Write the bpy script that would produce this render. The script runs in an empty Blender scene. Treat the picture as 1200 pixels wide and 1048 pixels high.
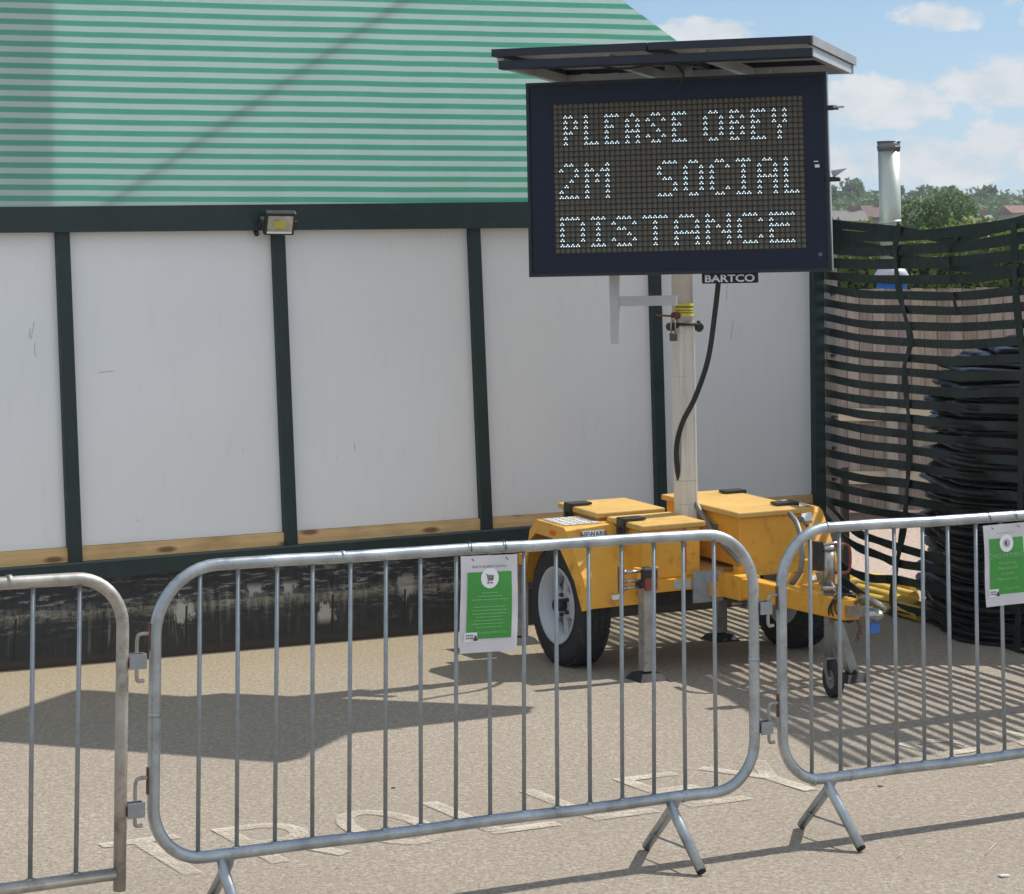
import bpy, bmesh, math, random
from mathutils import Vector, Matrix, noise
random.seed(7)
R = math.radians
SC = bpy.context.scene
COL = SC.collection
PI = math.pi

# ------------------------------------------------------------------ survey helpers
F, PX, PY = 2600.0, 600.0, 161.0
PITCH = math.atan(189 / 2600.0)
CAM = Vector((0, 0, 1.92))
def ray(x, y):
    u = (x - PX) / F; v = (PY - y) / F
    return Vector((u, math.cos(PITCH) - v * math.sin(PITCH), math.sin(PITCH) + v * math.cos(PITCH)))
def at(x, y, d):
    r = ray(x, y); return CAM + r * (d / r.y)
def gr(x, y, z=0.0):
    r = ray(x, y); return CAM + r * ((z - CAM.z) / r.z)

# ------------------------------------------------------------------ object helpers
def root_of(o):
    while o.parent: o = o.parent
    return o
def empty(name, loc=(0, 0, 0), rz=0):
    o = bpy.data.objects.new(name, None); COL.objects.link(o)
    o.empty_display_size = 0.2
    o.matrix_world = Matrix.Translation(Vector(loc)) @ Matrix.Rotation(rz, 4, 'Z')
    o.location = loc; o.rotation_euler = (0, 0, rz)
    o['_m'] = 0
    ROOTM[o.name] = o.matrix_world.copy()
    return o
ROOTM = {}
def tag(o, label=None, cat=None, group=None, kind=None):
    if label: o['label'] = label
    if cat: o['category'] = cat
    if group: o['group'] = group
    if kind: o['kind'] = kind
    return o
def obj(name, bm, mats, parent=None, T=None, smooth=False, label=None):
    """bm in frame T (world by default); becomes ONE mesh object, stored in its root's frame"""
    me = bpy.data.meshes.new(name)
    bmesh.ops.recalc_face_normals(bm, faces=bm.faces[:])
    bm.to_mesh(me); bm.free()
    if T is not None: me.transform(T)
    if not isinstance(mats, (list, tuple)): mats = [mats]
    for m in mats: me.materials.append(m)
    if smooth:
        for p in me.polygons: p.use_smooth = True
    o = bpy.data.objects.new(name, me); COL.objects.link(o)
    if parent:
        rt = root_of(parent)
        if rt.name in ROOTM: me.transform(ROOTM[rt.name].inverted())
        o.parent = parent
    else:
        if me.vertices:
            xs = [v.co for v in me.vertices]
            c = Vector(((min(v.x for v in xs) + max(v.x for v in xs)) / 2, (min(v.y for v in xs) + max(v.y for v in xs)) / 2, min(v.z for v in xs)))
            me.transform(Matrix.Translation(-c)); o.location = c
            ROOTM[o.name] = Matrix.Translation(c)
    if label: o['label'] = label
    return o

def B(): return bmesh.new()
def box(bm, lo, hi, M=None, mi=0, bev=0.0):
    lo = Vector(lo); hi = Vector(hi); c = (lo + hi) / 2; s = hi - lo
    r = bmesh.ops.create_cube(bm, size=1.0)
    vs = r['verts']
    for v in vs: v.co = Vector((v.co.x * s.x, v.co.y * s.y, v.co.z * s.z)) + c
    fs = set(f for v in vs for f in v.link_faces)
    if bev > 0:
        es = list(set(e for v in vs for e in v.link_edges))
        rr = bmesh.ops.bevel(bm, geom=es, offset=bev, segments=2, affect='EDGES', profile=0.5)
        fs |= set(rr['faces']); fs = set(f for f in fs if f.is_valid)
        vs = list(set(v for f in fs for v in f.verts))
    for f in fs: f.material_index = mi
    if M is not None:
        for v in vs: v.co = M @ v.co
    return vs
def hexa(bm, b, t, mi=0):
    """b,t: 4 bottom + 4 top corners"""
    v = [bm.verts.new(Vector(p)) for p in list(b) + list(t)]
    for q in ((3, 2, 1, 0), (4, 5, 6, 7), (0, 1, 5, 4), (1, 2, 6, 5), (2, 3, 7, 6), (3, 0, 4, 7)):
        f = bm.faces.new([v[i] for i in q]); f.material_index = mi
    return v
def cyl(bm, p, q, r1, r2=None, n=16, cap=True, mi=0):
    p = Vector(p); q = Vector(q); r2 = r1 if r2 is None else r2
    d = (q - p).normalized(); a = d.orthogonal().normalized(); b = d.cross(a)
    R1 = []; R2 = []
    for i in range(n):
        t = 2 * PI * i / n; w = a * math.cos(t) + b * math.sin(t)
        R1.append(bm.verts.new(p + w * r1)); R2.append(bm.verts.new(q + w * r2))
    for i in range(n):
        f = bm.faces.new((R1[i], R1[(i + 1) % n], R2[(i + 1) % n], R2[i])); f.material_index = mi; f.smooth = True
    if cap:
        f = bm.faces.new(R1[::-1]); f.material_index = mi
        f = bm.faces.new(R2); f.material_index = mi
def tube(bm, pts, r, n=12, closed=False, mi=0, rs=None):
    pts = [Vector(p) for p in pts]; N = len(pts); rings = []
    prev = None
    for i, p in enumerate(pts):
        if closed: t = (pts[(i + 1) % N] - pts[i - 1])
        else: t = pts[min(i + 1, N - 1)] - pts[max(i - 1, 0)]
        t.normalize()
        if prev is None: a = t.orthogonal().normalized()
        else:
            a = prev - t * prev.dot(t)
            a = a.normalized() if a.length > 1e-6 else t.orthogonal().normalized()
        prev = a; b = t.cross(a); rr = rs[i] if rs else r
        rings.append([bm.verts.new(p + (a * math.cos(2 * PI * k / n) + b * math.sin(2 * PI * k / n)) * rr) for k in range(n)])
    rng = range(N) if closed else range(N - 1)
    for i in rng:
        A = rings[i]; Bq = rings[(i + 1) % N]
        off = 0
        if closed and i == N - 1:
            off = min(range(n), key=lambda o_: (A[0].co - Bq[o_].co).length)
        for k in range(n):
            f = bm.faces.new((A[k], A[(k + 1) % n], Bq[(k + 1 + off) % n], Bq[(k + off) % n])); f.smooth = True; f.material_index = mi
    if not closed:
        f = bm.faces.new(rings[0][::-1]); f.material_index = mi
        f = bm.faces.new(rings[-1]); f.material_index = mi
def arc(c, r, a0, a1, n, ax, ay):
    c = Vector(c); ax = Vector(ax); ay = Vector(ay)
    return [c + ax * (r * math.cos(a0 + (a1 - a0) * i / n)) + ay * (r * math.sin(a0 + (a1 - a0) * i / n)) for i in range(n + 1)]
def smoothpts(pts, n=8):
    P = [Vector(p) for p in pts]; P = [P[0] * 2 - P[1]] + P + [P[-1] * 2 - P[-2]]; out = []
    for i in range(1, len(P) - 2):
        for k in range(n):
            t = k / n; a, b, c, d = P[i - 1:i + 3]
            out.append(0.5 * ((2 * b) + (c - a) * t + (2 * a - 5 * b + 4 * c - d) * t * t + (3 * b - a - 3 * c + d) * t ** 3))
    out.append(P[-2]); return out
def poly(bm, pts, mi=0):
    f = bm.faces.new([bm.verts.new(Vector(p)) for p in pts]); f.material_index = mi; return f
def prism(bm, pts, d, mi=0):
    """flat polygon pts extruded by vector d"""
    d = Vector(d); a = [bm.verts.new(Vector(p)) for p in pts]; b = [bm.verts.new(Vector(p) + d) for p in pts]
    n = len(a)
    fs = [bm.faces.new(a[::-1]), bm.faces.new(b)]
    for i in range(n): fs.append(bm.faces.new((a[i], a[(i + 1) % n], b[(i + 1) % n], b[i])))
    for f in fs: f.material_index = mi
def text_bm(s, size, ext=0.0004, bold=0.0, align='CENTER', squash=1.0):
    cu = bpy.data.curves.new('lettering', 'FONT'); cu.body = s; cu.size = size; cu.extrude = ext
    cu.align_x = align; cu.align_y = 'CENTER'; cu.offset = bold; cu.resolution_u = 3
    o = bpy.data.objects.new('lettering', cu); COL.objects.link(o)
    bpy.context.view_layer.update()
    dg = bpy.context.evaluated_depsgraph_get()
    me = bpy.data.meshes.new_from_object(o.evaluated_get(dg))
    bm = bmesh.new(); bm.from_mesh(me)
    bpy.data.objects.remove(o); bpy.data.curves.remove(cu); bpy.data.meshes.remove(me)
    for v in bm.verts: v.co.x *= squash
    for f in bm.faces: f.material_index = 0
    return bm
def merge(bm, src, T, mi=0):
    me = bpy.data.meshes.new('tmp')
    for v in src.verts: v.co = T @ v.co
    src.to_mesh(me); src.free()
    n0 = len(bm.faces)
    bm.from_mesh(me); bm.faces.ensure_lookup_table()
    for f in bm.faces[n0:]: f.material_index = mi
    bpy.data.meshes.remove(me)

# ------------------------------------------------------------------ materials
def mat(name): 
    m = bpy.data.materials.new(name); m.use_nodes = True
    nt = m.node_tree; b = nt.nodes['Principled BSDF']
    return m, nt, b
def node(nt, t, **k):
    n = nt.nodes.new(t)
    for a, v in k.items():
        if a in n.inputs.keys() if isinstance(a, str) else False: n.inputs[a].default_value = v
        else: setattr(n, a, v)
    return n
def ramp(nt, src, stops):
    r = nt.nodes.new('ShaderNodeValToRGB'); e = r.color_ramp.elements
    while len(e) < len(stops): e.new(0.5)
    for i, (p, c) in enumerate(stops):
        e[i].position = p; e[i].color = (c, c, c, 1) if isinstance(c, (int, float)) else (*c, 1)
    nt.links.new(src, r.inputs[0]); return r
def coords(nt, scale=(1, 1, 1), kind='Object', loc=(0, 0, 0)):
    tc = nt.nodes.new('ShaderNodeTexCoord'); mp = nt.nodes.new('ShaderNodeMapping')
    mp.inputs['Scale'].default_value = scale; mp.inputs['Location'].default_value = loc
    nt.links.new(tc.outputs[kind], mp.inputs[0]); return mp.outputs[0]
def xz(nt, sx=1.0, sz=1.0, ox=0.0, oz=0.0):
    tc = nt.nodes.new('ShaderNodeTexCoord'); sp = nt.nodes.new('ShaderNodeSeparateXYZ'); nt.links.new(tc.outputs['Object'], sp.inputs[0])
    c = nt.nodes.new('ShaderNodeCombineXYZ')
    nt.links.new(math_(nt, 'MULTIPLY_ADD', sp.outputs[0], sx, ox), c.inputs[0]); nt.links.new(math_(nt, 'MULTIPLY_ADD', sp.outputs[2], sz, oz), c.inputs[1])
    return c.outputs[0]
def noisetex(nt, co, scale, detail=5, rough=0.6):
    n = nt.nodes.new('ShaderNodeTexNoise'); n.inputs['Scale'].default_value = scale
    n.inputs['Detail'].default_value = detail; n.inputs['Roughness'].default_value = rough
    nt.links.new(co, n.inputs['Vector']); return n.outputs[0]
def mixc(nt, fac, a, b, mode='MIX'):
    m = nt.nodes.new('ShaderNodeMix'); m.data_type = 'RGBA'; m.blend_type = mode
    for s, i in ((fac, 0), (a, 6), (b, 7)):
        if hasattr(s, 'links'): nt.links.new(s, m.inputs[i])
        elif isinstance(s, (int, float)): m.inputs[i].default_value = s
        else: m.inputs[i].default_value = (*s, 1)
    return m.outputs[2]
def math_(nt, op, a, b=0.0, c=None):
    m = nt.nodes.new('ShaderNodeMath'); m.operation = op
    for s, i in ((a, 0), (b, 1), (c, 2)):
        if s is None: continue
        if hasattr(s, 'links'): nt.links.new(s, m.inputs[i])
        else: m.inputs[i].default_value = s
    return m.outputs[0]
def bump(nt, b, h, strength=0.3, dist=0.01):
    n = nt.nodes.new('ShaderNodeBump'); n.inputs['Strength'].default_value = strength; n.inputs['Distance'].default_value = dist
    nt.links.new(h, n.inputs['Height']); nt.links.new(n.outputs[0], b.inputs['Normal'])
def simple(name, c, rough=0.5, metal=0.0, var=0.12, vs=6.0, dirt=None, dirt_amt=0.3, dscale=9.0, bmp=0.0, stretch=(1, 1, 1), emis=None, es=0, spec=None, coat=0):
    m, nt, b = mat(name)
    co = coords(nt, stretch)
    n1 = noisetex(nt, co, vs, 4)
    dk = tuple(x * (1 - var) for x in c); lt = tuple(min(1, x * (1 + var)) for x in c)
    col = mixc(nt, ramp(nt, n1, [(0.3, 0), (0.7, 1)]).outputs[0], dk, lt)
    if dirt:
        n2 = noisetex(nt, co, dscale, 6, 0.7)
        f = ramp(nt, n2, [(0.62 - dirt_amt * 0.25, 0), (0.72, 1)]).outputs[0]
        f = math_(nt, 'MULTIPLY', f, min(1, dirt_amt * 2))
        col = mixc(nt, f, col, dirt)
    nt.links.new(col, b.inputs['Base Color'])
    b.inputs['Metallic'].default_value = metal
    rr = ramp(nt, n1, [(0.2, max(0, rough - 0.08)), (0.8, min(1, rough + 0.1))]).outputs[0]
    nt.links.new(rr, b.inputs['Roughness'])
    if spec is not None: b.inputs['Specular IOR Level'].default_value = spec
    if coat: b.inputs['Coat Weight'].default_value = coat; b.inputs['Coat Roughness'].default_value = 0.08
    if bmp: bump(nt, b, noisetex(nt, co, vs * 8, 5), bmp, 0.002)
    if emis:
        b.inputs['Emission Color'].default_value = (*emis, 1); b.inputs['Emission Strength'].default_value = es
    return m

galv = simple('galvanised_steel', (0.40, 0.44, 0.47), 0.38, 0.8, 0.34, 11, dirt=(0.22, 0.2, 0.18), dirt_amt=0.35, dscale=22, bmp=0.12)
galv_bar = simple('galvanised_bar', (0.30, 0.33, 0.35), 0.5, 0.6, 0.15, 20)
galv_old = simple('weathered_steel', (0.40, 0.39, 0.36), 0.45, 0.6, 0.2, 14, dirt=(0.2, 0.16, 0.12), dirt_amt=0.4, dscale=20, bmp=0.15)
rust = simple('rust', (0.16, 0.06, 0.035), 0.85, 0, 0.4, 60)
steel = simple('bare_steel', (0.42, 0.41, 0.38), 0.3, 0.85, 0.15, 20, dirt=(0.1, 0.07, 0.05), dirt_amt=0.3)
steel_dull = simple('dull_steel', (0.23, 0.23, 0.22), 0.55, 0.4, 0.25, 20, dirt=(0.08, 0.05, 0.035), dirt_amt=0.5)
yellow = simple('yellow_paint', (0.74, 0.37, 0.045), 0.48, 0, 0.10, 3, dirt=(0.30, 0.12, 0.04), dirt_amt=0.34, dscale=13, spec=0.35)
yellow_lid = simple('faded_yellow_paint', (0.62, 0.39, 0.115), 0.55, 0, 0.08, 4, dirt=(0.42, 0.25, 0.09), dirt_amt=0.32, dscale=10, spec=0.35)
black_rub = simple('black_rubber', (0.018, 0.019, 0.022), 0.75, 0, 0.25, 14, dirt=(0.09, 0.085, 0.075), dirt_amt=0.25, dscale=10)
black_pl = simple('black_plastic', (0.022, 0.024, 0.027), 0.42, 0, 0.2, 20)
black_paint = simple('blackened_steel', (0.035, 0.03, 0.028), 0.6, 0.2, 0.3, 40, dirt=(0.14, 0.06, 0.04), dirt_amt=0.4)
rim_white = simple('white_wheel_paint', (0.47, 0.49, 0.53), 0.4, 0, 0.05, 8, dirt=(0.3, 0.28, 0.25), dirt_amt=0.2)
white_paint = simple('white_mast_paint', (0.66, 0.65, 0.62), 0.5, 0, 0.05, 5, dirt=(0.4, 0.35, 0.3), dirt_amt=0.3, dscale=12)
grey_alu = simple('grey_aluminium', (0.46, 0.47, 0.48), 0.4, 0.4, 0.08, 8)
navy = simple('dark_navy_frame', (0.004, 0.010, 0.030), 0.32, 0, 0.12, 3, spec=0.28)
navy_edge = simple('black_frame_edge', (0.006, 0.009, 0.016), 0.4, 0, 0.1, 5)
solar_blk = simple('solar_frame', (0.012, 0.018, 0.035), 0.45, 0.2, 0.12, 5)
solar_back = simple('solar_backsheet', (0.46, 0.45, 0.44), 0.6, 0, 0.05, 6, dirt=(0.3, 0.27, 0.24), dirt_amt=0.25)
orange_pl = simple('orange_reflector', (0.75, 0.17, 0.02), 0.3, 0, 0.1, 30)
blue_pl = simple('blue_plastic', (0.03, 0.16, 0.55), 0.4, 0, 0.1, 20)
red_rust = simple('red_oxide', (0.25, 0.06, 0.035), 0.6, 0, 0.3, 40)
paper = simple('white_paper', (0.86, 0.86, 0.90), 0.35, 0, 0.03, 8, spec=0.4)
green_ink = simple('green_print', (0.055, 0.30, 0.055), 0.35, 0, 0.06, 20, spec=0.4)
dark_ink = simple('dark_print', (0.05, 0.05, 0.06), 0.5, 0, 0.1, 10)
pale_ink = simple('pale_print', (0.25, 0.52, 0.25), 0.5, 0, 0.05, 10)
white_ink = simple('white_print', (0.78, 0.8, 0.78), 0.5, 0, 0.03, 10)
sticker_yel = simple('yellow_sticker', (0.62, 0.55, 0.05), 0.4, 0, 0.06, 20)
sticker_grey = simple('grey_plate', (0.42, 0.44, 0.44), 0.4, 0, 0.2, 60)
white_st = simple('white_reflector', (0.8, 0.8, 0.78), 0.3, 0, 0.05, 20)
navy_st = simple('navy_sticker', (0.03, 0.045, 0.1), 0.4, 0, 0.1, 20)
green_wood = simple('dark_green_paint', (0.011, 0.030, 0.030), 0.5, 0, 0.22, 3, dirt=(0.03, 0.05, 0.045), dirt_amt=0.3, dscale=6, bmp=0.1)
strap_m = simple('dark_green_webbing', (0.004, 0.015, 0.014), 0.5, 0, 0.35, 5, bmp=0.1)
mdark = simple('black_cord', (0.015, 0.016, 0.018), 0.5, 0, 0.2, 20)
pink_st = simple('pink_spray', (0.55, 0.10, 0.08), 0.6, 0, 0.2, 30)

def panel_mat():
    m, nt, b = mat('white_panel'); co = coords(nt)
    n = noisetex(nt, co, 0.9, 3, 0.5); n2 = noisetex(nt, coords(nt, (6, 6, 0.8)), 3.0, 6, 0.7)
    c = mixc(nt, ramp(nt, n, [(0.3, 0), (0.7, 1)]).outputs[0], (0.79, 0.82, 0.84), (0.86, 0.88, 0.89))
    f = math_(nt, 'MULTIPLY', ramp(nt, n2, [(0.55, 0), (0.8, 1)]).outputs[0], 0.18)
    c = mixc(nt, f, c, (0.45, 0.44, 0.42))
    n3 = noisetex(nt, coords(nt, (30, 30, 9)), 2.0, 2, 0.5)
    c = mixc(nt, math_(nt, 'MULTIPLY', ramp(nt, n3, [(0.77, 0), (0.79, 1)]).outputs[0], 0.45), c, (0.2, 0.19, 0.18))
    nt.links.new(c, b.inputs['Base Color']); b.inputs['Roughness'].default_value = 0.38
    bump(nt, b, noisetex(nt, co, 1.6, 2), 0.12, 0.02)
    return m
panel_m = panel_mat()

def timber_mat(name, ca, cb, knots=True, stretch=(0.6, 8, 14)):
    m, nt, b = mat(name)
    n = noisetex(nt, coords(nt, stretch), 3.0, 6, 0.65)
    c = mixc(nt, ramp(nt, n, [(0.3, 0), (0.7, 1)]).outputs[0], ca, cb)
    if knots:
        v = nt.nodes.new('ShaderNodeTexVoronoi'); v.inputs['Scale'].default_value = 1.0
        v.voronoi_dimensions = '2D'; nt.links.new(xz(nt, 2.1, 7.0, .3, .35), v.inputs['Vector'])
        k = ramp(nt, v.outputs['Distance'], [(0.07, 1), (0.15, 0)]).outputs[0]
        c = mixc(nt, math_(nt, 'MULTIPLY', k, 0.85), c, (0.16, 0.055, 0.03))
        n2 = noisetex(nt, coords(nt, (0.8, 1, 2)), 2.2, 4)
        c = mixc(nt, math_(nt, 'MULTIPLY', ramp(nt, n2, [(0.55, 0), (0.75, 1)]).outputs[0], 0.5), c, (0.23, 0.12, 0.07))
    nt.links.new(c, b.inputs['Base Color']); b.inputs['Roughness'].default_value = 0.75
    bump(nt, b, n, 0.25, 0.003)
    return m
timber = timber_mat('pine_timber', (0.62, 0.40, 0.17), (0.80, 0.56, 0.28))
grey_timber = timber_mat('grey_timber', (0.22, 0.20, 0.17), (0.36, 0.33, 0.29), False, (8, 8, 0.8))
cream_timber = timber_mat('pale_rail_timber', (0.42, 0.34, 0.24), (0.55, 0.46, 0.34), False)

def plinth_mat():
    m, nt, b = mat('black_painted_blockwork')
    tc = nt.nodes.new('ShaderNodeTexCoord'); sp = nt.nodes.new('ShaderNodeSeparateXYZ'); nt.links.new(tc.outputs['Object'], sp.inputs[0])
    z = sp.outputs[2]
    fine = noisetex(nt, coords(nt, (1, 1, 1)), 26, 8, 0.75)
    streak = noisetex(nt, coords(nt, (1.3, 1, 9)), 5, 8, 0.75)
    drip = noisetex(nt, coords(nt, (16, 1, 1.0)), 2.4, 7, 0.7)
    big = noisetex(nt, coords(nt, (1, 1, 1)), 1.7, 3, 0.6)
    base = mixc(nt, ramp(nt, fine, [(0.35, 0), (0.7, 1)]).outputs[0], (0.008, 0.010, 0.014), (0.028, 0.032, 0.038))
    # greenish algae low down
    lowf = ramp(nt, z, [(0.05, 1), (0.33, 0)]).outputs[0]
    base = mixc(nt, math_(nt, 'MULTIPLY', lowf, math_(nt, 'MULTIPLY', ramp(nt, big, [(0.4, 0), (0.6, 1)]).outputs[0], 0.7)), base, (0.03, 0.035, 0.02))
    # dusty band on the step
    d = math_(nt, 'ABSOLUTE', math_(nt, 'SUBTRACT', math_(nt, 'ADD', z, math_(nt, 'MULTIPLY', math_(nt, 'SUBTRACT', big, 0.5), 0.05)), 0.268))
    band = ramp(nt, d, [(0.0, 1), (0.05, 0)]).outputs[0]
    bf = math_(nt, 'MULTIPLY', band, ramp(nt, math_(nt, 'ADD', math_(nt, 'MULTIPLY', fine, 0.6), math_(nt, 'MULTIPLY', drip, 0.4)), [(0.42, 0), (0.54, 1)]).outputs[0])
    c = mixc(nt, math_(nt, 'MULTIPLY', bf, 0.85), base, (0.27, 0.25, 0.19))
    # flaked paint: streaky chips near the joint line
    d2 = math_(nt, 'ABSOLUTE', math_(nt, 'SUBTRACT', z, 0.33))
    ch = math_(nt, 'MULTIPLY', ramp(nt, d2, [(0.04, 1), (0.20, 0)]).outputs[0], ramp(nt, streak, [(0.54, 0), (0.59, 1)]).outputs[0])
    c = mixc(nt, math_(nt, 'MULTIPLY', ch, 0.6), c, (0.38, 0.37, 0.34))
    # pale runs
    w = math_(nt, 'MULTIPLY', ramp(nt, drip, [(0.54, 0), (0.66, 1)]).outputs[0], ramp(nt, big, [(0.44, 0), (0.56, 1)]).outputs[0])
    w = math_(nt, 'MULTIPLY', w, ramp(nt, z, [(0.02, 0), (0.1, 1), (0.30, 1), (0.36, 0)]).outputs[0])
    c = mixc(nt, math_(nt, 'MULTIPLY', w, 0.34), c, (0.36, 0.38, 0.38))
    # white scabs
    v = nt.nodes.new('ShaderNodeTexVoronoi'); v.voronoi_dimensions = '2D'; v.inputs['Scale'].default_value = 2.6; nt.links.new(xz(nt, 1, .8, .4, .18), v.inputs['Vector'])
    s = math_(nt, 'ADD', v.outputs['Distance'], math_(nt, 'ADD', math_(nt, 'MULTIPLY', math_(nt, 'SUBTRACT', fine, 0.5), 0.45), math_(nt, 'MULTIPLY', math_(nt, 'SUBTRACT', drip, 0.45), 0.5)))
    sf = math_(nt, 'MULTIPLY', ramp(nt, s, [(0.13, 1), (0.18, 0)]).outputs[0], math_(nt, 'MULTIPLY', ramp(nt, z, [(0.1, 0), (0.14, 1), (0.32, 1), (0.36, 0)]).outputs[0], ramp(nt, noisetex(nt, coords(nt, (.8, 1, .3)), 1.1, 2), [(.47, 0), (.53, 1)]).outputs[0]))
    c = mixc(nt, math_(nt, 'MULTIPLY', sf, 0.8), c, (0.5, 0.49, 0.44))
    # earth splash line
    e = ramp(nt, math_(nt, 'ADD', z, math_(nt, 'MULTIPLY', math_(nt, 'SUBTRACT', big, 0.5), 0.03)), [(0.03, 1), (0.055, 0)]).outputs[0]
    c = mixc(nt, math_(nt, 'MULTIPLY', e, 0.8), c, (0.055, 0.04, 0.03))
    nt.links.new(c, b.inputs['Base Color']); b.inputs['Roughness'].default_value = 0.55
    bump(nt, b, fine, 0.5, 0.008)
    return m
plinth_m = plinth_mat()

STR_P, STR_S, STR_O = 0.0583, 0.045, 2.429
def canvas_mat():
    m, nt, b = mat('striped_canvas')
    tc = nt.nodes.new('ShaderNodeTexCoord'); sp = nt.nodes.new('ShaderNodeSeparateXYZ'); nt.links.new(tc.outputs['Object'], sp.inputs[0])
    zz = math_(nt, 'SUBTRACT', sp.outputs[2], math_(nt, 'MULTIPLY', sp.outputs[0], math_(nt, 'MULTIPLY_ADD', sp.outputs[2], .02, .018 - .02 * 2.45)))
    wob = math_(nt, 'MULTIPLY', math_(nt, 'SUBTRACT', noisetex(nt, coords(nt), 0.9, 2), 0.5), 0.012)
    ph = math_(nt, 'FRACT', math_(nt, 'DIVIDE', math_(nt, 'ADD', math_(nt, 'SUBTRACT', zz, STR_O), wob), STR_P))
    st = ramp(nt, ph, [(0.0, 0), (0.005, 0), (0.04, 1), (0.50, 1), (0.535, 0)]).outputs[0]
    n = noisetex(nt, coords(nt), 2.5, 6, 0.7)
    green = mixc(nt, ramp(nt, n, [(0.3, 0), (0.7, 1)]).outputs[0], (0.21, 0.60, 0.46), (0.24, 0.65, 0.51))
    white = mixc(nt, ramp(nt, n, [(0.3, 0), (0.7, 1)]).outputs[0], (0.72, 0.84, 0.81), (0.77, 0.88, 0.85))
    c = mixc(nt, st, white, green)
    n2 = noisetex(nt, coords(nt, (2, 2, 6)), 9, 8, 0.8)
    low = ramp(nt, sp.outputs[2], [(0.0, 1), (1.0, 0)]).outputs[0]
    mp = nt.nodes.new('ShaderNodeMapRange'); mp.inputs[1].default_value = 2.45; mp.inputs[2].default_value = 2.9; mp.inputs[3].default_value = 1; mp.inputs[4].default_value = 0.15
    nt.links.new(sp.outputs[2], mp.inputs[0])
    g = math_(nt, 'MULTIPLY', math_(nt, 'MULTIPLY', ramp(nt, n2, [(0.6, 0), (0.75, 1)]).outputs[0], 0.35), mp.outputs[0])
    c = mixc(nt, g, c, (0.12, 0.16, 0.11))
    nt.links.new(c, b.inputs['Base Color']); b.inputs['Roughness'].default_value = 0.5
    tr = nt.nodes.new('ShaderNodeBsdfTranslucent'); nt.links.new(c, tr.inputs[0])
    mx = nt.nodes.new('ShaderNodeMixShader'); mx.inputs[0].default_value = 0.5
    nt.links.new(b.outputs[0], mx.inputs[1]); nt.links.new(tr.outputs[0], mx.inputs[2])
    nt.links.new(mx.outputs[0], nt.nodes['Material Output'].inputs[0])
    bump(nt, b, noisetex(nt, coords(nt, (1, 1, 0.35)), 2.2, 3), 0.35, 0.05)
    return m
canvas_m = canvas_mat()
roof_m, _nt, _b = mat('roof_canvas')
_b.inputs['Base Color'].default_value = (0.8, 0.86, 0.82, 1)
_t = _nt.nodes.new('ShaderNodeBsdfTranslucent'); _t.inputs[0].default_value = (0.88, 0.93, 0.9, 1)
_x = _nt.nodes.new('ShaderNodeMixShader'); _x.inputs[0].default_value = 0.75
_nt.links.new(_b.outputs[0], _x.inputs[1]); _nt.links.new(_t.outputs[0], _x.inputs[2]); _nt.links.new(_x.outputs[0], _nt.nodes['Material Output'].inputs[0])

def ground_mat():
    m, nt, b = mat('worn_tarmac')
    co = coords(nt)
    fine = noisetex(nt, co, 70, 3, 0.85)
    mid = noisetex(nt, co, 38, 5, 0.75)
    big = noisetex(nt, co, 0.55, 4, 0.55)
    v = nt.nodes.new('ShaderNodeTexVoronoi'); v.inputs['Scale'].default_value = 75; nt.links.new(co, v.inputs['Vector'])
    agg = math_(nt, 'ADD', math_(nt, 'MULTIPLY', fine, 0.55), math_(nt, 'MULTIPLY', mid, 0.45))
    c = mixc(nt, ramp(nt, agg, [(0.36, 0), (0.64, 1)]).outputs[0], (0.165, 0.138, 0.110), (0.44, 0.378, 0.308))
    st = ramp(nt, v.outputs['Color'], [(0.72, 0), (0.8, 1)]).outputs[0]
    c = mixc(nt, math_(nt, 'MULTIPLY', st, 0.35), c, (0.5, 0.47, 0.43))
    c = mixc(nt, ramp(nt, big, [(0.35, 0), (0.7, 0.28)]).outputs[0], c, (0.20, 0.175, 0.14))
    # moss-tan dust gathered along the plinth of the building (distance from the wall line)
    tc = nt.nodes.new('ShaderNodeTexCoord'); sp = nt.nodes.new('ShaderNodeSeparateXYZ'); nt.links.new(tc.outputs['Object'], sp.inputs[0])
    dist = math_(nt, 'ADD', math_(nt, 'MULTIPLY', sp.outputs[0], 0.516), math_(nt, 'MULTIPLY', sp.outputs[1], -0.857))
    dist = math_(nt, 'ADD', dist, 2.643 * 0.516 + 11.623 * 0.857)
    dist = math_(nt, 'ADD', dist, math_(nt, 'MULTIPLY', math_(nt, 'SUBTRACT', noisetex(nt, co, 1.3, 4), 0.5), 1.0))
    wf = nt.nodes.new('ShaderNodeMapRange'); wf.inputs[1].default_value = 0.2; wf.inputs[2].default_value = 1.9; wf.inputs[3].default_value = 0.6; wf.inputs[4].default_value = 0
    nt.links.new(dist, wf.inputs[0])
    c = mixc(nt, wf.outputs[0], c, mixc(nt, ramp(nt, agg, [(0.36, 0), (0.66, 1)]).outputs[0], (0.20, 0.155, 0.085), (0.44, 0.37, 0.235)))
    # small dark oil spots
    v2 = nt.nodes.new('ShaderNodeTexVoronoi'); v2.inputs['Scale'].default_value = 2.3; nt.links.new(co, v2.inputs['Vector'])
    c = mixc(nt, math_(nt, 'MULTIPLY', ramp(nt, v2.outputs['Distance'], [(0.02, 1), (0.05, 0)]).outputs[0], 0.45), c, (0.08, 0.07, 0.06))
    nt.links.new(c, b.inputs['Base Color']); b.inputs['Roughness'].default_value = 0.9
    b.inputs['Specular IOR Level'].default_value = 0.25
    bump(nt, b, agg, 0.9, 0.012)
    return m
ground_m = ground_mat()
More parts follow.
